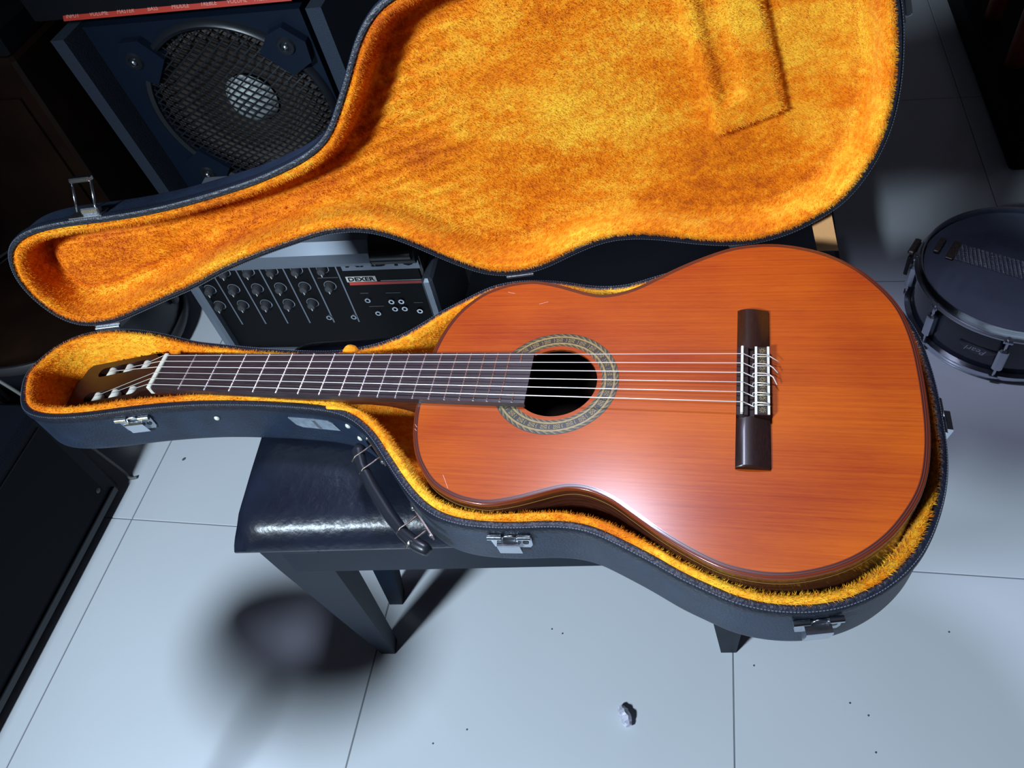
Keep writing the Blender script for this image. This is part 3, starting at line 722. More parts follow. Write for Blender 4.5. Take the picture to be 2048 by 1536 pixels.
MB().bbox((-0.003, 0, 0.0035), (0.0058, 0.0520, 0.0125), 0.0008).build('nut', 'bone', gtr)
# headstock, 14 degrees back, with two open slots
th = math.radians(14)
hs = Matrix(((-math.cos(th), 0, math.sin(th) * -1, -0.0058), (0, 1, 0, 0), (-math.sin(th), 0, math.cos(th), 0.0045), (0, 0, 0, 1)))
hs = Matrix(((-math.cos(th), 0, -math.sin(th), -0.0058), (0, -1, 0, 0), (-math.sin(th), 0, math.cos(th), 0.0045), (0, 0, 0, 1)))
head = sub('headstock', gtr, hs)          # local: x towards the tip, z up out of the face
hp = [(0, 0.0255), (0.014, 0.0265), (0.024, 0.0335), (0.080, 0.0350), (0.142, 0.0360), (0.148, 0.0300), (0.150, 0.018), (0.153, 0.006), (0.154, 0)]
hout = hp + [(x, -y) for x, y in hp[-2::-1]]
def slot(s): return [(x, s * 0.0195 + y) for x, y in [(0.028 + 0.0065 * (1 - math.cos(a)) * 0 - 0.0065 * math.cos(a) * 0, 0) for a in ()]] or \
    [(0.030 - 0.007 * math.sin(a), s * 0.0195 + 0.007 * math.cos(a)) for a in np.linspace(0, PI, 8)] + [(0.112 + 0.007 * math.sin(a), s * 0.0195 - 0.007 * math.cos(a)) for a in np.linspace(0, PI, 8)]
b = MB(); loops = [hout, slot(1), slot(-1)]
for z in (0.0, -0.019):
    V, F = fill(loops, z); b.add(V, F)
for lp in loops: b.rings([[(x, y, 0) for x, y in lp], [(x, y, -0.019) for x, y in lp]])
b.build('head_block', 'rosewood', head)
for s in (1, -1):
    MB().box((0.071, s * 0.0368, -0.0095), (0.104, 0.0012, 0.013)).build('tuner_plate', 'brass', head)
    for k in range(3):
        x = 0.037 + 0.0315 * k
        MB().lathe([(0.0052, -0.0068), (0.0060, -0.005), (0.0056, 0), (0.0060, 0.005), (0.0052, 0.0068)], (0, 0, 0), 14, Matrix.Translation((x, s * 0.0195, -0.006)) @ Matrix.Rotation(PI / 2, 4, 'X')).build('string_roller', 'pearl', head, smooth=60)
        t = sub('tuner', head, Matrix.Translation((x, s * 0.0385, -0.0095)))
        MB().lathe([(0, 0.003), (0.0045, 0.003), (0.0052, 0.0015), (0.0045, 0.0)], (0, 0, 0), 12, Matrix.Rotation(-s * PI / 2, 4, 'X')).build('gear', 'brass', t)
        MB().cyl((0.005, s * 0.003, 0.004), (0.005, s * 0.003, -0.012), 0.0022, n=8).build('worm_shaft', 'brass', t)
        MB().lathe([(0, -0.010), (0.0058, -0.008), (0.0075, -0.002), (0.0066, 0.004), (0.0030, 0.007), (0, 0.007)], (0.005, s * 0.0035, -0.019), 12).build('tuner_button', 'rosewood' if s < 0 else 'pearl', t, smooth=True)
# bridge
bx0, bx1 = 0.6504, 0.6808
br = sub('bridge', gtr, Matrix.Identity(4))
prof = [(bx0, 0.0), (bx0, 0.0030), (bx0 + 0.003, 0.0052), (bx0 + 0.009, 0.0066), (bx0 + 0.016, 0.0062), (bx0 + 0.024, 0.0044), (bx1, 0.0026), (bx1, 0.0)]
for s in (1, -1):
    ys = [s * 0.0945, s * 0.0935, s * 0.0408]
    MB().rings([[(x, ys[0], z * 0.8) for x, z in prof], [(x, ys[1], z) for x, z in prof], [(x, ys[2], z) for x, z in prof]], True, True, True).build('bridge_wing', 'rosewood', br, smooth=35)
MB().prism([(bx0, 0.0), (bx0, 0.0085), (bx0 + 0.0105, 0.0085), (bx0 + 0.0125, 0.0040), (bx0 + 0.0160, 0.0040), (bx0 + 0.0164, 0.0090), (bx1, 0.0090), (bx1, 0.0)], -0.0408, 0.0408,
           Matrix(((1, 0, 0, 0), (0, 0, 1, 0), (0, 1, 0, 0), (0, 0, 0, 1)))).build('bridge_block', 'rosewood', br)
MB().bbox((0.6555, 0, 0.0096), (0.0026, 0.080, 0.0056), 0.0006).build('saddle', 'bone', br)
MB().box((bx0 + 0.0178, 0, 0.0093), (0.0022, 0.081, 0.0012)).build('tie_block_strip', 'bone', br)
MB().box((bx1 - 0.0013, 0, 0.0093), (0.0022, 0.081, 0.0012)).build('tie_block_strip', 'bone', br)
MB().box((bx1 - 0.0068, 0, 0.00915), (0.0080, 0.079, 0.0005)).build('tie_block_inlay', 'rosette_dark', br)
b = MB()
for k in range(11):
    yc = -0.0355 + k * 0.0071
    for j in range(8):
        a = 2 * PI * j / 8 + 0.2; xc = bx1 - 0.0068
        p = [(xc + r * math.cos(a + d), yc + r * math.sin(a + d)) for r, d in ((0.0010, -.25), (0.0031, -.10), (0.0031, .10), (0.0010, .25))]
        b.add([(x, y, 0.00946) for x, y in p], [(0, 1, 2, 3)])
o = b.build('inlay_motif', 'rosette_tan', br); o['kind'] = 'stuff'
# strings: treble (nylon) on +y, wound basses on -y
rad = [0.00036, 0.00042, 0.00050, 0.00042, 0.00048, 0.00056]
hsI = hs
for k in range(6):
    y0 = 0.0215 - 0.0086 * k; y1 = 0.0290 - 0.0116 * k; r = rad[k]; m = 'nylon' if k < 3 else 'wound'
    s = -1 if k < 3 else 1              # roller side in headstock frame
    kk = (2 - k) if k < 3 else (k - 3); kk = [0, 1, 2][k % 3] if k >= 3 else [2, 1, 0][k]
    kk = {0: 0, 1: 1, 2: 2, 3: 2, 4: 1, 5: 0}[k]
    roll = hs @ Vector((0.037 + 0.0315 * kk, s * 0.0195, -0.0004))
    path = [roll, Vector((-0.0055, y0, 0.0098)), Vector((-0.001, y0, 0.0101)), Vector((0.6545, y1, 0.0127)), Vector((0.6566, y1, 0.0126)), Vector((bx0 + 0.0158, y1 - 0.0012, 0.0070)),
            Vector((bx0 + 0.0175, y1 - 0.0016, 0.0104)), Vector((bx1 - 0.0012, y1 - 0.0016, 0.0106)), Vector((bx1 + 0.0004, y1 - 0.0014, 0.0085))]
    MB().tube(path, r, 6).build('string', m, gtr, smooth=True)
    lp = MB().tube([Vector((bx0 + 0.0150, y1 - 0.0002, 0.0078)), Vector((bx0 + 0.0150, y1 + 0.0012, 0.0096)), Vector((bx0 + 0.0185, y1 + 0.0013, 0.0106)), Vector((bx1 - 0.004, y1 + 0.0008, 0.0106)), Vector((bx1 - 0.0005, y1 - 0.0004, 0.0104))], r * 1.1, 6)
    if k < 3: lp.tube([Vector((bx1 - 0.001, y1, 0.0102)), Vector((bx1 + 0.003, y1 - 0.002, 0.0085)), Vector((bx1 + 0.0085 - 0.001 * k, y1 - 0.004 - 0.0025 * k, 0.006))], r * 1.2, 6)
    lp.build('string_knot', m, gtr, smooth=True)

# ================================================================== SNARE DRUM (upside down on the floor)
sn = empty('snare_drum', Matrix.Translation((0.612, 1.262, 0)), 'dark blue snare drum standing snare-side up on the tiles beside the guitar', 'drum')
SR, SH = 0.172, 0.137
MB().lathe([(SR - 0.006, 0.018), (SR - 0.006, SH - 0.018), (SR, SH - 0.018), (SR, 0.018), (SR - 0.006, 0.018)], n=72).build('shell', 'drum_shell', sn, smooth=40)
hoop = [(SR + 0.001, 0), (SR + 0.001, 0.022), (SR + 0.004, 0.024), (SR + 0.004, 0.020), (SR + 0.007, 0.016), (SR + 0.007, 0.006), (SR + 0.012, 0.004), (SR + 0.012, 0.001), (SR + 0.001, 0.0)]
MB().lathe([(r, 0.0005 + (0.024 - z)) for r, z in hoop], n=72).build('hoop', 'chrome', sn, smooth=50)
MB().lathe([(r, SH - 0.020 + z) for r, z in hoop], n=72).build('hoop', 'chrome', sn, smooth=50)
MB().lathe([(0, SH - 0.010), (SR - 0.012, SH - 0.010), (SR - 0.004, SH - 0.006), (SR - 0.0005, SH - 0.010)], n=72).build('head', 'drum_head', sn, smooth=40)
MB().lathe([(0, 0.012), (SR - 0.012, 0.012), (SR - 0.002, 0.016)], n=48).build('batter_head', 'drum_head', sn, smooth=40)
for k in range(8):
    a = 2 * PI * k / 8 + 4.42; R3 = Matrix.Rotation(a, 4, 'Z')
    lg = sub('lug', sn, R3)
    MB().bbox((SR + 0.009, 0, SH / 2 + 0.0), (0.018, 0.018, 0.056), 0.004).build('lug_casing', 'chrome', lg)
    for sgn in (1, -1):
        z1 = SH / 2 + sgn * 0.048
        MB().cyl((SR + 0.010, 0, SH / 2 + sgn * 0.026), (SR + 0.010, 0, z1 + sgn * 0.006), 0.0028, n=8).build('tension_rod', 'chrome', lg, smooth=40)
        MB().bbox((SR + 0.010, 0, z1), (0.010, 0.016, 0.006), 0.001).build('hoop_ear', 'chrome', lg)
# snare wires across the upper head
wa = math.radians(152); wd = Vector((math.cos(wa), math.sin(wa), 0)); wn = Vector((-wd.y, wd.x, 0))
sw = sub('snare_wires', sn, Matrix.Identity(4))
for k in range(16):
    c = wn * ((k - 7.5) * 0.0030)
    P = []; m = 90
    for q in range(m):
        s_ = -0.118 + 0.236 * q / (m - 1); ph = q * 2.1 + k
        P.append(c + wd * s_ + wn * (0.0010 * math.cos(ph)) + Vector((0, 0, SH - 0.0065 + 0.0010 * math.sin(ph))))
    MB().tube(P, 0.00045, 4).build('wire_coil', 'nickel', sw, smooth=True)
for s in (1, -1):
    MB().bbox((0, 0, 0), (0.014, 0.056, 0.003), 0.001, Matrix.Translation(wd * s * 0.123 + Vector((0, 0, SH - 0.006))) @ Matrix.Rotation(wa, 4, 'Z')).build('end_plate', 'rust_steel', sw)
    MB().bbox((0, 0, 0), (0.010, 0.044, 0.006), 0.0012, Matrix.Translation(wd * s * 0.150 + Vector((0, 0, SH - 0.004))) @ Matrix.Rotation(wa, 4, 'Z')).build('strap_clamp', 'rust_steel', sw)
st = sub('strainer', sn, Matrix.Rotation(wa, 4, 'Z'))
MB().bbox((SR + 0.010, 0, SH / 2 + 0.01), (0.020, 0.040, 0.070), 0.004).build('strainer_body', 'black_plastic', st)
MB().bbox((SR + 0.022, 0, SH / 2 + 0.044), (0.012, 0.046, 0.008), 0.002).build('strainer_clamp', 'rust_steel', st)
MB().bbox((SR + 0.024, 0.0, SH / 2 - 0.006), (0.008, 0.016, 0.050), 0.002).build('throw_lever', 'black_plastic', st)
# maker's badge, upside down with the drum
ba = math.radians(-120.5)
bM = Matrix.Rotation(ba, 4, 'Z') @ Matrix.Translation((SR + 0.0012, 0, SH / 2 - 0.004)) @ Matrix(((0, 0, 1, 0), (1, 0, 0, 0), (0, 1, 0, 0), (0, 0, 0, 1)))
bg = sub('badge', sn, bM)
MB().prism([(-0.034, 0.007), (-0.012, 0.010), (0.012, 0.010), (0.034, 0.007), (0.020, -0.004), (0.006, -0.009), (-0.006, -0.009), (-0.020, -0.004)], -0.004, 0.0008).build('badge_plate', 'badge', bg)
text_mesh('Pearl', 0.018, 'badge_script', 'nickel', bg, Matrix.Translation((0, 0.001, 0.0012)) @ Matrix.Rotation(PI, 4, 'Z'), shear=0.35)

# ================================================================== POWERED MIXER
MY = 1.135
mx = empty('powered_mixer', Matrix.Translation((-0.80, MY, 0)) @ Matrix.Rotation(math.radians(2.0), 4, 'Z'), 'grey box mixer with black knob panel standing behind the bench', 'mixer')
XL, XR, ZP0, ZP1 = -0.262, 0.262, 0.020, 0.283
body = [(0.0, 0.004), (0.0, ZP0), (0.012, ZP0), (0.012, ZP1), (-0.012, ZP1), (-0.016, ZP1 + 0.010), (-0.010, ZP1 + 0.030), (0.008, ZP1 + 0.050), (0.045, ZP1 + 0.066), (0.22, ZP1 + 0.070), (0.22, 0.004)]
MB().prism(body, XL + 0.001, XR - 0.095, Matrix(((0, 0, 1, 0), (1, 0, 0, 0), (0, 1, 0, 0), (0, 0, 0, 1)))).build('housing', 'silver_paint', mx)
cap = [(0.012, ZP1), (-0.010, ZP1), (-0.014, ZP1 + 0.010), (-0.008, ZP1 + 0.028), (0.010, ZP1 + 0.046), (0.045, ZP1 + 0.062), (0.22, ZP1 + 0.066), (0.22, 0.004), (0.012, 0.004)]
MB().prism(cap, XR - 0.095, XR - 0.002, Matrix(((0, 0, 1, 0), (1, 0, 0, 0), (0, 1, 0, 0), (0, 0, 0, 1)))).build('end_cap', 'black_plastic', mx)
MB().bbox((XL + 0.004, 0.10, 0.16), (0.024, 0.225, 0.31), 0.006).build('side_frame', 'silver_paint', mx)
MB().bbox((XR + 0.006, 0.10, 0.12), (0.024, 0.225, 0.235), 0.006).build('side_frame', 'silver_paint', mx)
MB().cyl((XR - 0.09, -0.012, ZP1 + 0.026), (XR - 0.006, -0.012, ZP1 + 0.026), 0.011, n=14).build('handle_bar', 'black_plastic', mx, smooth=40)
MB().box(((XL + XR) / 2, 0.0095, (ZP0 + ZP1) / 2), (XR - XL - 0.02, 0.004, ZP1 - ZP0)).build('front_panel', 'panel_black', mx)
FP = 0.0072
for x in (-0.206, -0.148, -0.094, -0.040, 0.018, 0.077):
    MB().box((x, FP, 0.19), (0.0032, 0.0012, 0.178)).build('divider_line', 'silver_paint', mx)
def knob(x, z, r=0.013, mt='knob_grey', par=mx, y=FP):
    k = sub('knob', par, Matrix.Translation((x, y, z)) @ Matrix.Rotation(PI / 2, 4, 'X'))
    MB().lathe([(r * 1.35, 0.0006), (r * 1.35, 0.0), (r * 1.15, 0.0006)], n=20).build('knob_scale', 'silver_paint', k)
    MB().lathe([(0, 0.014), (r * 0.72, 0.014), (r * 0.85, 0.012), (r, 0.002), (r, 0)], n=18).build('knob_cap', mt, k, smooth=40)
    MB().box((0, -r * 0.75, 0.0125), (0.002, r * 0.6, 0.004)).build('knob_pointer', 'print_white', k)
    return k
for x in (-0.234, -0.177, -0.121, -0.067, -0.011, 0.047):
    for z in ((0.262, 0.213, 0.164) if x < 0.03 else (0.262, 0.213)): knob(x, z, 0.0105)
for x, z in ((0.118, 0.168), (0.170, 0.162), (0.192, 0.162), (0.172, 0.140), (0.194, 0.140), (0.130, 0.128), (0.226, 0.132), (0.070, 0.118), (0.012, 0.118)):
    j = sub('jack', mx, Matrix.Translation((x, FP, z)) @ Matrix.Rotation(PI / 2, 4, 'X'))
    MB().lathe([(0.0035, 0.003), (0.0066, 0.003), (0.0074, 0.0015), (0.0074, 0)], n=14).build('jack_nut', 'nickel', j, smooth=40)
    MB().lathe([(0, 0.0008), (0.0036, 0.0008)], n=12).build('jack_hole', 'black_matte', j)
UP = Matrix(((1, 0, 0, 0), (0, 0, -1, 0), (0, 1, 0, 0), (0, 0, 0, 1)))
bd_ = MB().box((0.173, FP, 0.269), (0.168, 0.0012, 0.030)); bd_.build('name_plate', 'silver_paint', mx)
text_mesh('MAB', 0.030, 'name_plate_text', 'panel_black', mx, Matrix.Translation((0.142, FP - 0.0010, 0.273)) @ UP, bold=True, width=0.088)
text_mesh('10', 0.030, 'name_plate_number', 'panel_black', mx, Matrix.Translation((0.222, FP - 0.0010, 0.273)) @ UP, bold=True, width=0.042)
MB().box((0.174, FP, 0.2165), (0.163, 0.0016, 0.0075)).build('red_stripe', 'red_paint', mx)
MB().box((0.122, FP, 0.2290), (0.066, 0.0012, 0.0150)).build('logo_plate', 'print_white', mx)
text_mesh('DEXER', 0.0150, 'logo_text', 'panel_black', mx, Matrix.Translation((0.122, FP - 0.0010, 0.2288)) @ UP, bold=True, width=0.058)
MB().box((0.208, FP, 0.2228), (0.090, 0.0010, 0.0022)).build('panel_line', 'silver_paint', mx)
for x, z, wv in ((0.116, 0.188, 0.018), (0.180, 0.187, 0.032), (0.228, 0.156, 0.020), (0.132, 0.148, 0.034), (0.05, 0.236, 0.046)):
    MB().box((x, FP, z), (wv, 0.0008, 0.0024)).build('panel_line', 'knob_grey', mx)
for sx in (-0.2, 0.2):
    for sy in (0.03, 0.19): MB().cyl((sx, sy, 0.0002), (sx, sy, 0.006), 0.012, n=12).build('foot', 'black_plastic', mx)

# ================================================================== BASS AMPLIFIER
AW, AX0 = 0.650, -1.385
am = empty('bass_amplifier', Matrix.Translation((AX0, 1.50, 0)), 'black bass amplifier with round mesh grille and red control strip', 'amplifier')
# front plane leans: y = 0.1*(0.608 - z)
fy = lambda z: 0.10 * (0.608 - z)
ZTOP = 0.86
def slab(x0, x1, z0, z1, y0, y1, nm, m, par=am, b=0.0):
    P = [(x, fy(z) + y, z) for z in (z0, z1) for x, y in ((x0, y0), (x1, y0), (x1, y1), (x0, y1))]
    bm2 = MB(); bm2.add(P, [(3, 2, 1, 0), (4, 5, 6, 7), (0, 1, 5, 4), (1, 2, 6, 5), (2, 3, 7, 6), (3, 0, 4, 7)]); return bm2.build(nm, m, par)
slab(0.0, 0.034, 0.002, 0.612, 0.0, 0.33, 'side_panel', 'carpet_strip'); slab(AW - 0.034, AW, 0.002, 0.635, 0.0, 0.33, 'side_panel', 'carpet_strip')
slab(0.034, AW - 0.034, 0.002, 0.03, 0.0, 0.33, 'bottom_panel', 'speaker_black'); slab(0.0, AW, 0.66, ZTOP, -0.002, 0.33, 'control_housing', 'black_matte')
slab(0.034, AW - 0.034, 0.03, 0.66, 0.105, 0.120, 'baffle_board', 'baffle'); slab(0.034, AW - 0.034, 0.03, 0.66, 0.30, 0.33, 'back_panel', 'speaker_black')
GX, GZ, GR = 0.367, 0.400, 0.208
ta = math.atan(0.10)
gM = Matrix.Translation((GX, fy(GZ) + 0.004, GZ)) @ Matrix.Rotation(PI / 2 + ta, 4, 'X')
gp = sub('speaker_grille', am, gM)
rc_ = [(0.090 - GX, 0.06 - GZ), (AW - 0.052 - GX, 0.06 - GZ), (AW - 0.052 - GX, 0.632 - GZ), (0.090 - GX, 0.632 - GZ)]
ho_ = [(GR * math.cos(2 * PI * i / 64), GR * math.sin(2 * PI * i / 64)) for i in range(64)]
bb_ = MB(); V, F = fill([rc_, ho_], -0.006); bb_.add(V, F); bb_.rings([[(x, y, -0.006) for x, y in ho_], [(x, y, -0.05) for x, y in ho_]]); bb_.rings([[(x, y, -0.006) for x, y in rc_], [(x, y, -0.09) for x, y in rc_]])
bb_.build('baffle_plate', 'baffle', gp)
MB().lathe([(GR, -0.03), (GR + 0.004, 0.004), (GR + 0.012, 0.009), (GR + 0.020, 0.004), (GR + 0.022, -0.01)], n=72).build('grille_ring', 'black_plastic', gp, smooth=50)
b = MB(); 
for ang in (0.60, -0.60):
    c, s_ = math.cos(ang), math.sin(ang)
    for k in range(-13, 14):
        o_ = k * 0.0162
        if abs(o_) >= GR: continue
        Lh = math.sqrt(GR ** 2 - o_ ** 2); N_ = 10; P = []
        for q in range(N_ + 1):
            t = -Lh + 2 * Lh * q / N_; x, y = c * t - s_ * o_, s_ * t + c * o_
            P.append((x, y, 0.016 * (1 - (x * x + y * y) / GR ** 2)))
        b.tube(P, 0.0026, 4, squash=0.7)
b.build('grille_mesh', 'grille_black', gp)
MB().lathe([(0.060, -0.060), (0.10, -0.048), (0.17, -0.020), (0.180, -0.012), (0.195, -0.012), (0.207, -0.022)], n=56).build('speaker_cone', 'cone', gp, smooth=True)
MB().lathe([(0, -0.012), (0.025, -0.016), (0.045, -0.028), (0.062, -0.050)], n=32).build('dust_cap', 'dust_cap', gp, smooth=True)
def bracket(ax, rot, sc=1.0):
    e = sub('grille_clamp', gp, Matrix.Rotation(ax, 4, 'Z') @ Matrix.Translation((GR + 0.010, 0, 0)))
    MB().prism([(-0.030, -0.040), (0.030, -0.052), (0.064, -0.020), (0.058, 0.034), (0.020, 0.048), (-0.032, 0.040)], -0.020, 0.014).build('clamp_body', 'baffle', e)
    MB().lathe([(0.0, 0.002), (0.010, 0.002), (0.012, 0.005), (0.018, 0.005), (0.021, 0.0)], (0.026, 0.006, 0.014), 18).build('clamp_washer', 'black_plastic', e, smooth=50)
    MB().lathe([(0, 0.010), (0.005, 0.009), (0.0072, 0.004), (0.0072, 0)], (0.026, 0.006, 0.014), 12).build('screw', 'nickel', e, smooth=True)
for a in (0.72, 2.42, 3.86, 5.56): bracket(a, 0)
# control panel with red strip, knobs, input jack
cp = sub('control_panel', am, Matrix.Translation((0, fy(0.66) - 0.004, 0.66)) @ Matrix.Rotation(-math.radians(35), 4, 'X'))
MB().box((AW / 2, 0.002, 0.07), (AW - 0.02, 0.004, 0.14)).build('panel_face', 'panel_black', cp)
slabM = MB().box((AW / 2 + 0.012, -0.0012, 0.004), (AW - 0.124, 0.003, 0.017)); slabM.build('red_strip', 'red_paint', cp)
for k, wd_ in enumerate(('INPUT', 'VOLUME', 'MASTER', 'BASS', 'MIDDLE', 'TREBLE', 'VOLUME', 'PRESENCE')):
    text_mesh(wd_, 0.0115, 'strip_lettering', 'print_pink', cp, Matrix.Translation((0.098 + k * 0.064, -0.0030, 0.004)) @ UP)
j = sub('input_jack', cp, Matrix.Translation((0.072, 0, 0.040)) @ Matrix.Rotation(PI / 2, 4, 'X'))
MB().lathe([(0.006, 0.004), (0.013, 0.004), (0.015, 0.001), (0.015, 0)], n=18).build('jack_nut', 'nickel', j, smooth=40)
MB().lathe([(0, 0.001), (0.006, 0.001)], n=12).build('jack_hole', 'black_matte', j)
for k in range(1, 8):
    kb = sub('knob', cp, Matrix.Translation((0.098 + k * 0.064, -0.001, 0.048)) @ Matrix.Rotation(PI / 2, 4, 'X'))
    big = k == 2
    MB().lathe([(0, 0.018), (0.010, 0.018), (0.0125, 0.014), (0.016, 0.002), (0.016, 0)], n=18).build('knob_cap', 'silver_paint' if big else 'knob_grey', kb, smooth=40)
    MB().box((0, -0.008, 0.018), (0.002, 0.010, 0.002)).build('knob_pointer', 'print_white', kb)
    MB().box((-0.020, -0.020, 0.0006), (0.007, 0.004, 0.0008)).build('dial_mark', 'print_white', kb)
for x in (0.05, AW - 0.05):
    for y in (0.08, 0.28): MB().cyl((x, y + .04, 0.0), (x, y + .04, 0.004), 0.018, n=12).build('foot', 'black_plastic', am)

# ================================================================== OTHER THINGS IN THE DARK
# tall dark cabinet at the left of the amplifier
cb = empty('dark_cabinet', Matrix.Translation((-1.80, 1.42, 0)), 'dark brown wooden cabinet with small knobs left of the amplifier', 'cabinet')
MB().bbox((0, 0.20, 0.31), (0.74, 0.40, 0.616), 0.008).build('body', 'brown_wood', cb)
MB().box((0, -0.004, 0.30), (0.66, 0.008, 0.46)).build('front_panel', 'brown_wood', cb)
MB().bbox((0.05, 0.14, 0.645), (0.62, 0.26, 0.06), 0.006).build('top_unit', 'black_matte', cb)
for x, z in ((0.24, 0.648), (0.30, 0.640), (0.18, 0.650)):
    kk = sub('knob', cb, Matrix.Translation((x, 0.008, z)) @ Matrix.Rotation(PI / 2, 4, 'X'))
    MB().lathe([(0, 0.016), (0.009, 0.015), (0.012, 0.0)], n=14).build('knob_cap', 'silver_paint', kk, smooth=40)
# floor tom
ft = empty('floor_tom', Matrix.Translation((-1.462, 1.150, 0)), 'low black drum with grey hoop lying behind the head end of the case', 'drum')
FRr, FH = 0.238, 0.200
MB().lathe([(FRr - 0.006, 0.03), (FRr - 0.006, FH - 0.012), (FRr, FH - 0.012), (FRr, 0.03), (FRr - 0.006, 0.03)], n=60).build('shell', 'black_plastic', ft, smooth=40)
for z in (FH - 0.02, 0.03): MB().lathe([(FRr, z), (FRr + 0.010, z), (FRr + 0.013, z + 0.004), (FRr + 0.013, z + 0.018), (FRr + 0.008, z + 0.024), (FRr, z + 0.022)], n=60).build('hoop', 'knob_grey', ft, smooth=50)
MB().lathe([(0, FH - 0.006), (FRr - 0.008, FH - 0.006), (FRr, FH - 0.010)], n=60).build('head', 'brown_wood', ft, smooth=40)
for k in range(6):
    a = 2 * PI * k / 6 + .3; lgm = sub('lug', ft, Matrix.Rotation(a, 4, 'Z'))
    MB().bbox((FRr + 0.008, 0, 0.11), (0.016, 0.020, 0.05), 0.004).build('lug_casing', 'knob_grey', lgm)
    MB().cyl((FRr + 0.010, 0, 0.13), (FRr + 0.010, 0, FH - 0.002), 0.003, n=8).build('tension_rod', 'knob_grey', lgm)
for k in range(3):
    a = 2 * PI * k / 3 + 1.7
    MB().tube([(math.cos(a) * (FRr + .010), math.sin(a) * (FRr + .010), 0.09), (math.cos(a) * (FRr + .012), math.sin(a) * (FRr + .012), 0.02), (math.cos(a) * (FRr + .013), math.sin(a) * (FRr + .013), 0.004)], 0.005, 8).build('leg', 'knob_grey', ft, smooth=True)
# loudspeaker cabinet at the lower left
sp = empty('loudspeaker_cabinet', Matrix.Translation((-1.42, 0.26, 0)), 'black loudspeaker cabinet at the left edge in front of the case head', 'loudspeaker')
MB().bbox((0, 0, 0.155), (0.486, 0.98, 0.294), 0.012).build('box', 'speaker_black', sp)
MB().box((0.2435, 0, 0.165), (0.006, 0.90, 0.22)).build('grille_cloth', 'black_matte', sp)
MB().box((0.2460, 0, 0.030), (0.006, 0.94, 0.014)).build('edge_trim', 'black_plastic', sp)
for y in (-0.44, 0.44): MB().lathe([(0, 0.004), (0.005, 0.003), (0.007, 0)], (0, 0, 0), 12, Matrix.Translation((0.2445, y, 0.07)) @ Matrix.Rotation(PI / 2, 4, 'Y')).build('screw', 'knob_grey', sp, smooth=True)
for x in (-0.2, 0.2):
    for y in (-0.42, 0.42): MB().cyl((x, y, 0.0), (x, y, 0.010), 0.02, n=12).build('foot', 'black_plastic', sp)
# unseen cymbal stand, added only to throw a dark shadow on the tiles
cs = empty('shadow_cymbal_stand', Matrix.Translation((-0.805, -0.010, 0)), 'small cymbal on a stand, added out of view to cast a shadow on the tiles', 'cymbal')
MB().lathe([(0, 0.662), (0.020, 0.660), (0.026, 0.650), (0.06, 0.647), (0.148, 0.634), (0.148, 0.633), (0.02, 0.646), (0, 0.647)], n=40, M=Matrix.Translation((0, 0, 0.64)) @ Matrix.Rotation(-0.35, 4, 'X') @ Matrix.Translation((0, 0, -0.64))).build('cymbal', 'brass', cs, smooth=40)
MB().cyl((0, 0, 0.10), (0, 0, 0.690), 0.008, n=10).build('pole', 'chrome', cs, smooth=40)
MB().cyl((0, 0, 0.20), (0, 0, 0.25), 0.013, n=10).build('collar', 'black_plastic', cs, smooth=40)
for k in range(3):
    a = 2 * PI * k / 3 + 2.6
    MB().tube([(0, 0, 0.20), (math.cos(a) * 0.15, math.sin(a) * 0.15, 0.02), (math.cos(a) * 0.16, math.sin(a) * 0.16, 0.006)], 0.006, 8).build('leg', 'chrome', cs, smooth=True)
# cable
cpts = [(-1.72, 0.86, 0.004), (-1.62, 0.83, 0.20), (-1.36, 0.800, 0.325), (-1.262, 0.782, 0.29), (-1.215, 0.776, 0.15), (-1.188, 0.778, 0.03), (-1.175, 0.772, 0.005), (-1.16, 0.775, 0.0045)]
def spline(P, n=8):
    P = [Vector(p) for p in P]; out = []
    for i in range(len(P) - 1):
        p0, p1, p2, p3 = P[max(i - 1, 0)], P[i], P[i + 1], P[min(i + 2, len(P) - 1)]
        for k in range(n):
            t = k / n; out.append(0.5 * ((2 * p1) + (p2 - p0) * t + (2 * p0 - 5 * p1 + 4 * p2 - p3) * t * t + (3 * p1 - p0 - 3 * p2 + p3) * t ** 3))
    return out + [P[-1]]
tag(MB().tube(spline(cpts), 0.0035, 8).build('audio_cable', 'grey_rubber', None, smooth=True), 'grey cable curving behind the narrow head end of the case', 'cable')
# black riser with a red wooden stool on it, in the dark upper right
tk = empty('stage_riser', Matrix.Translation((1.07, 2.40, 0)), 'low black stage riser in the dark at the upper right corner', 'platform')
MB().bbox((0, 0, 0.044), (0.70, 1.34, 0.076), 0.006).build('frame', 'black_matte', tk)
MB().bbox((0, 0, 0.091), (0.72, 1.36, 0.018), 0.004).build('deck', 'black_matte', tk)
for x in (-0.3, 0.3):
    for y in (-0.6, 0.6): MB().cyl((x, y, 0.0), (x, y, 0.007), 0.02, n=12).build('foot', 'black_plastic', tk)
sl = empty('wooden_stool', Matrix.Translation((0.885, 2.150, 0.1025)), 'red-brown wooden stool standing on the low black stage riser', 'stool')
for k in range(4):
    a = PI / 4 + k * PI / 2
    MB().cyl((math.cos(a) * 0.17, math.sin(a) * 0.17, 0.0), (math.cos(a) * 0.150, math.sin(a) * 0.150, 0.40), 0.022, 0.020, n=10).build('leg', 'red_wood', sl, smooth=40)
MB().lathe([(0, 0.43), (0.175, 0.43), (0.19, 0.42), (0.19, 0.405), (0.175, 0.395), (0, 0.395)], n=28).build('seat', 'red_wood', sl, smooth=40)
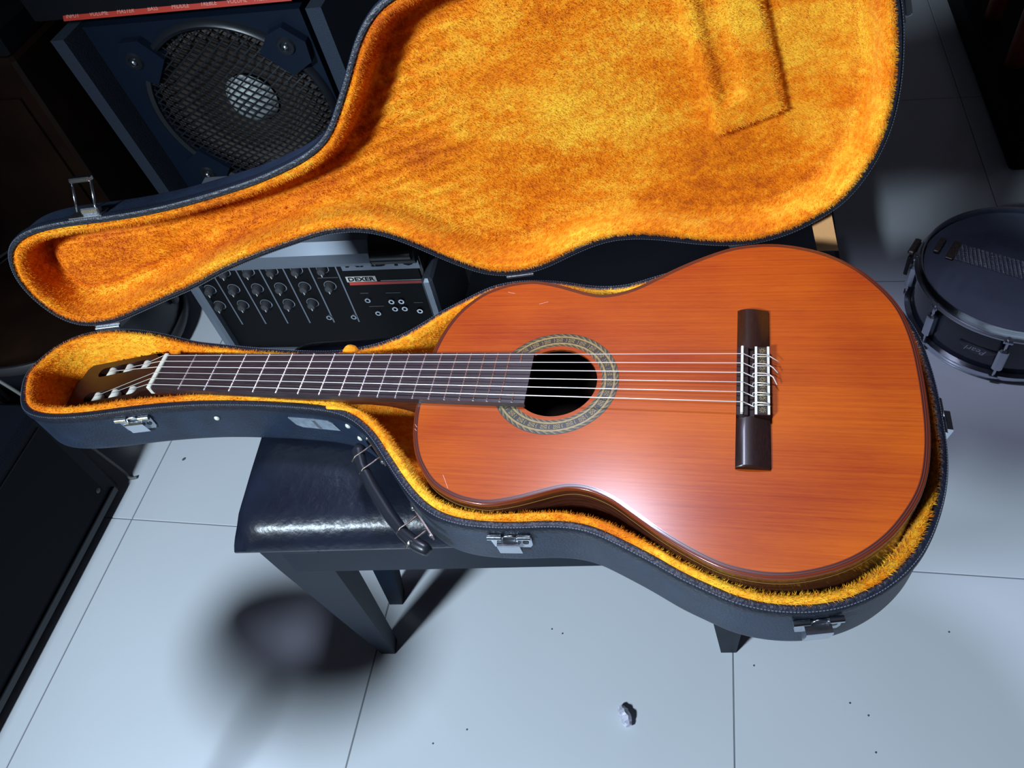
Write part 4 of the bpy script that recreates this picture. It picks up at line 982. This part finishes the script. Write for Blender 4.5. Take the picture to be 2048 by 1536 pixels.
# flat black box behind the bench
fb = empty('rack_case', Matrix.Translation((-0.09, 1.24, 0)), 'flat black rack case on the floor behind the bench', 'case')
MB().bbox((0, 0, 0.111), (0.72, 0.42, 0.214), 0.010).build('body', 'black_matte', fb)
MB().box((0, -0.213, 0.11), (0.66, 0.006, 0.15)).build('front_panel', 'panel_black', fb)
for x in (-0.28, 0.22): MB().bbox((x, -0.21, 0.195), (0.05, 0.012, 0.026), 0.003).build('catch', 'knob_grey', fb)
for x in (-0.3, 0.3):
    for y in (-0.16, 0.16): MB().cyl((x, y, 0.0), (x, y, 0.006), 0.015, n=12).build('foot', 'black_plastic', fb)
# litter on the tiles
b = MB(); V = []; 
for i in range(9):
    for j in range(6):
        t = i / 8; rr = 0.0065 * (0.6 + 0.6 * math.sin(PI * t)) * (1 + 0.5 * random.random()); a = 2 * PI * j / 6 + random.random() * .5
        V.append((0.032 * (t - .5) + 0.003 * random.random(), rr * math.cos(a), 0.008 + rr * math.sin(a) * 1.0))
mz = min(v[2] for v in V); V = [(x, y, z - mz + 0.0002) for x, y, z in V]
F = [(i * 6 + j, i * 6 + (j + 1) % 6, (i + 1) * 6 + (j + 1) % 6, (i + 1) * 6 + j) for i in range(8) for j in range(6)] + [tuple(range(5, -1, -1)), tuple(range(48, 54))]
so = b.add(V, F).build('paper_scrap', 'scrap'); so.location = (-0.091, 0.391, 0); so.rotation_euler.z = -1.1
tag(so, 'small crumpled silvery scrap lying on the tiles below the bench', 'litter')
sp_me = MB().lathe([(0, 0.0010), (0.0012, 0.0007), (0.0016, 0.0)], n=7)
sm = bpy.data.meshes.new('speck'); sm.from_pydata([tuple(p) for p in sp_me.v], [], sp_me.f); sm.update()
SPECKS = [(-0.3909, 0.318), (-0.3398, 0.3451), (0.1067, 0.4929), (0.246, 0.449), (0.2705, 0.4332), (0.275, 0.381), (-0.2238, 0.5232), (-0.2049, 0.517), (-1.0723, 0.8291), (0.4046, 0.5757)]
for i, (x, y) in enumerate(SPECKS):
    q = link('dirt_speck', sm, 'speck'); q.location = (x, y, 0.0001); q.rotation_euler.z = i * 1.3
    if i == 8: q.scale = (3.2, 2.2, 0.6)
    tag(q, 'tiny dark speck of dirt on the white floor tiles', 'dirt', 'dirt specks on the tiles')
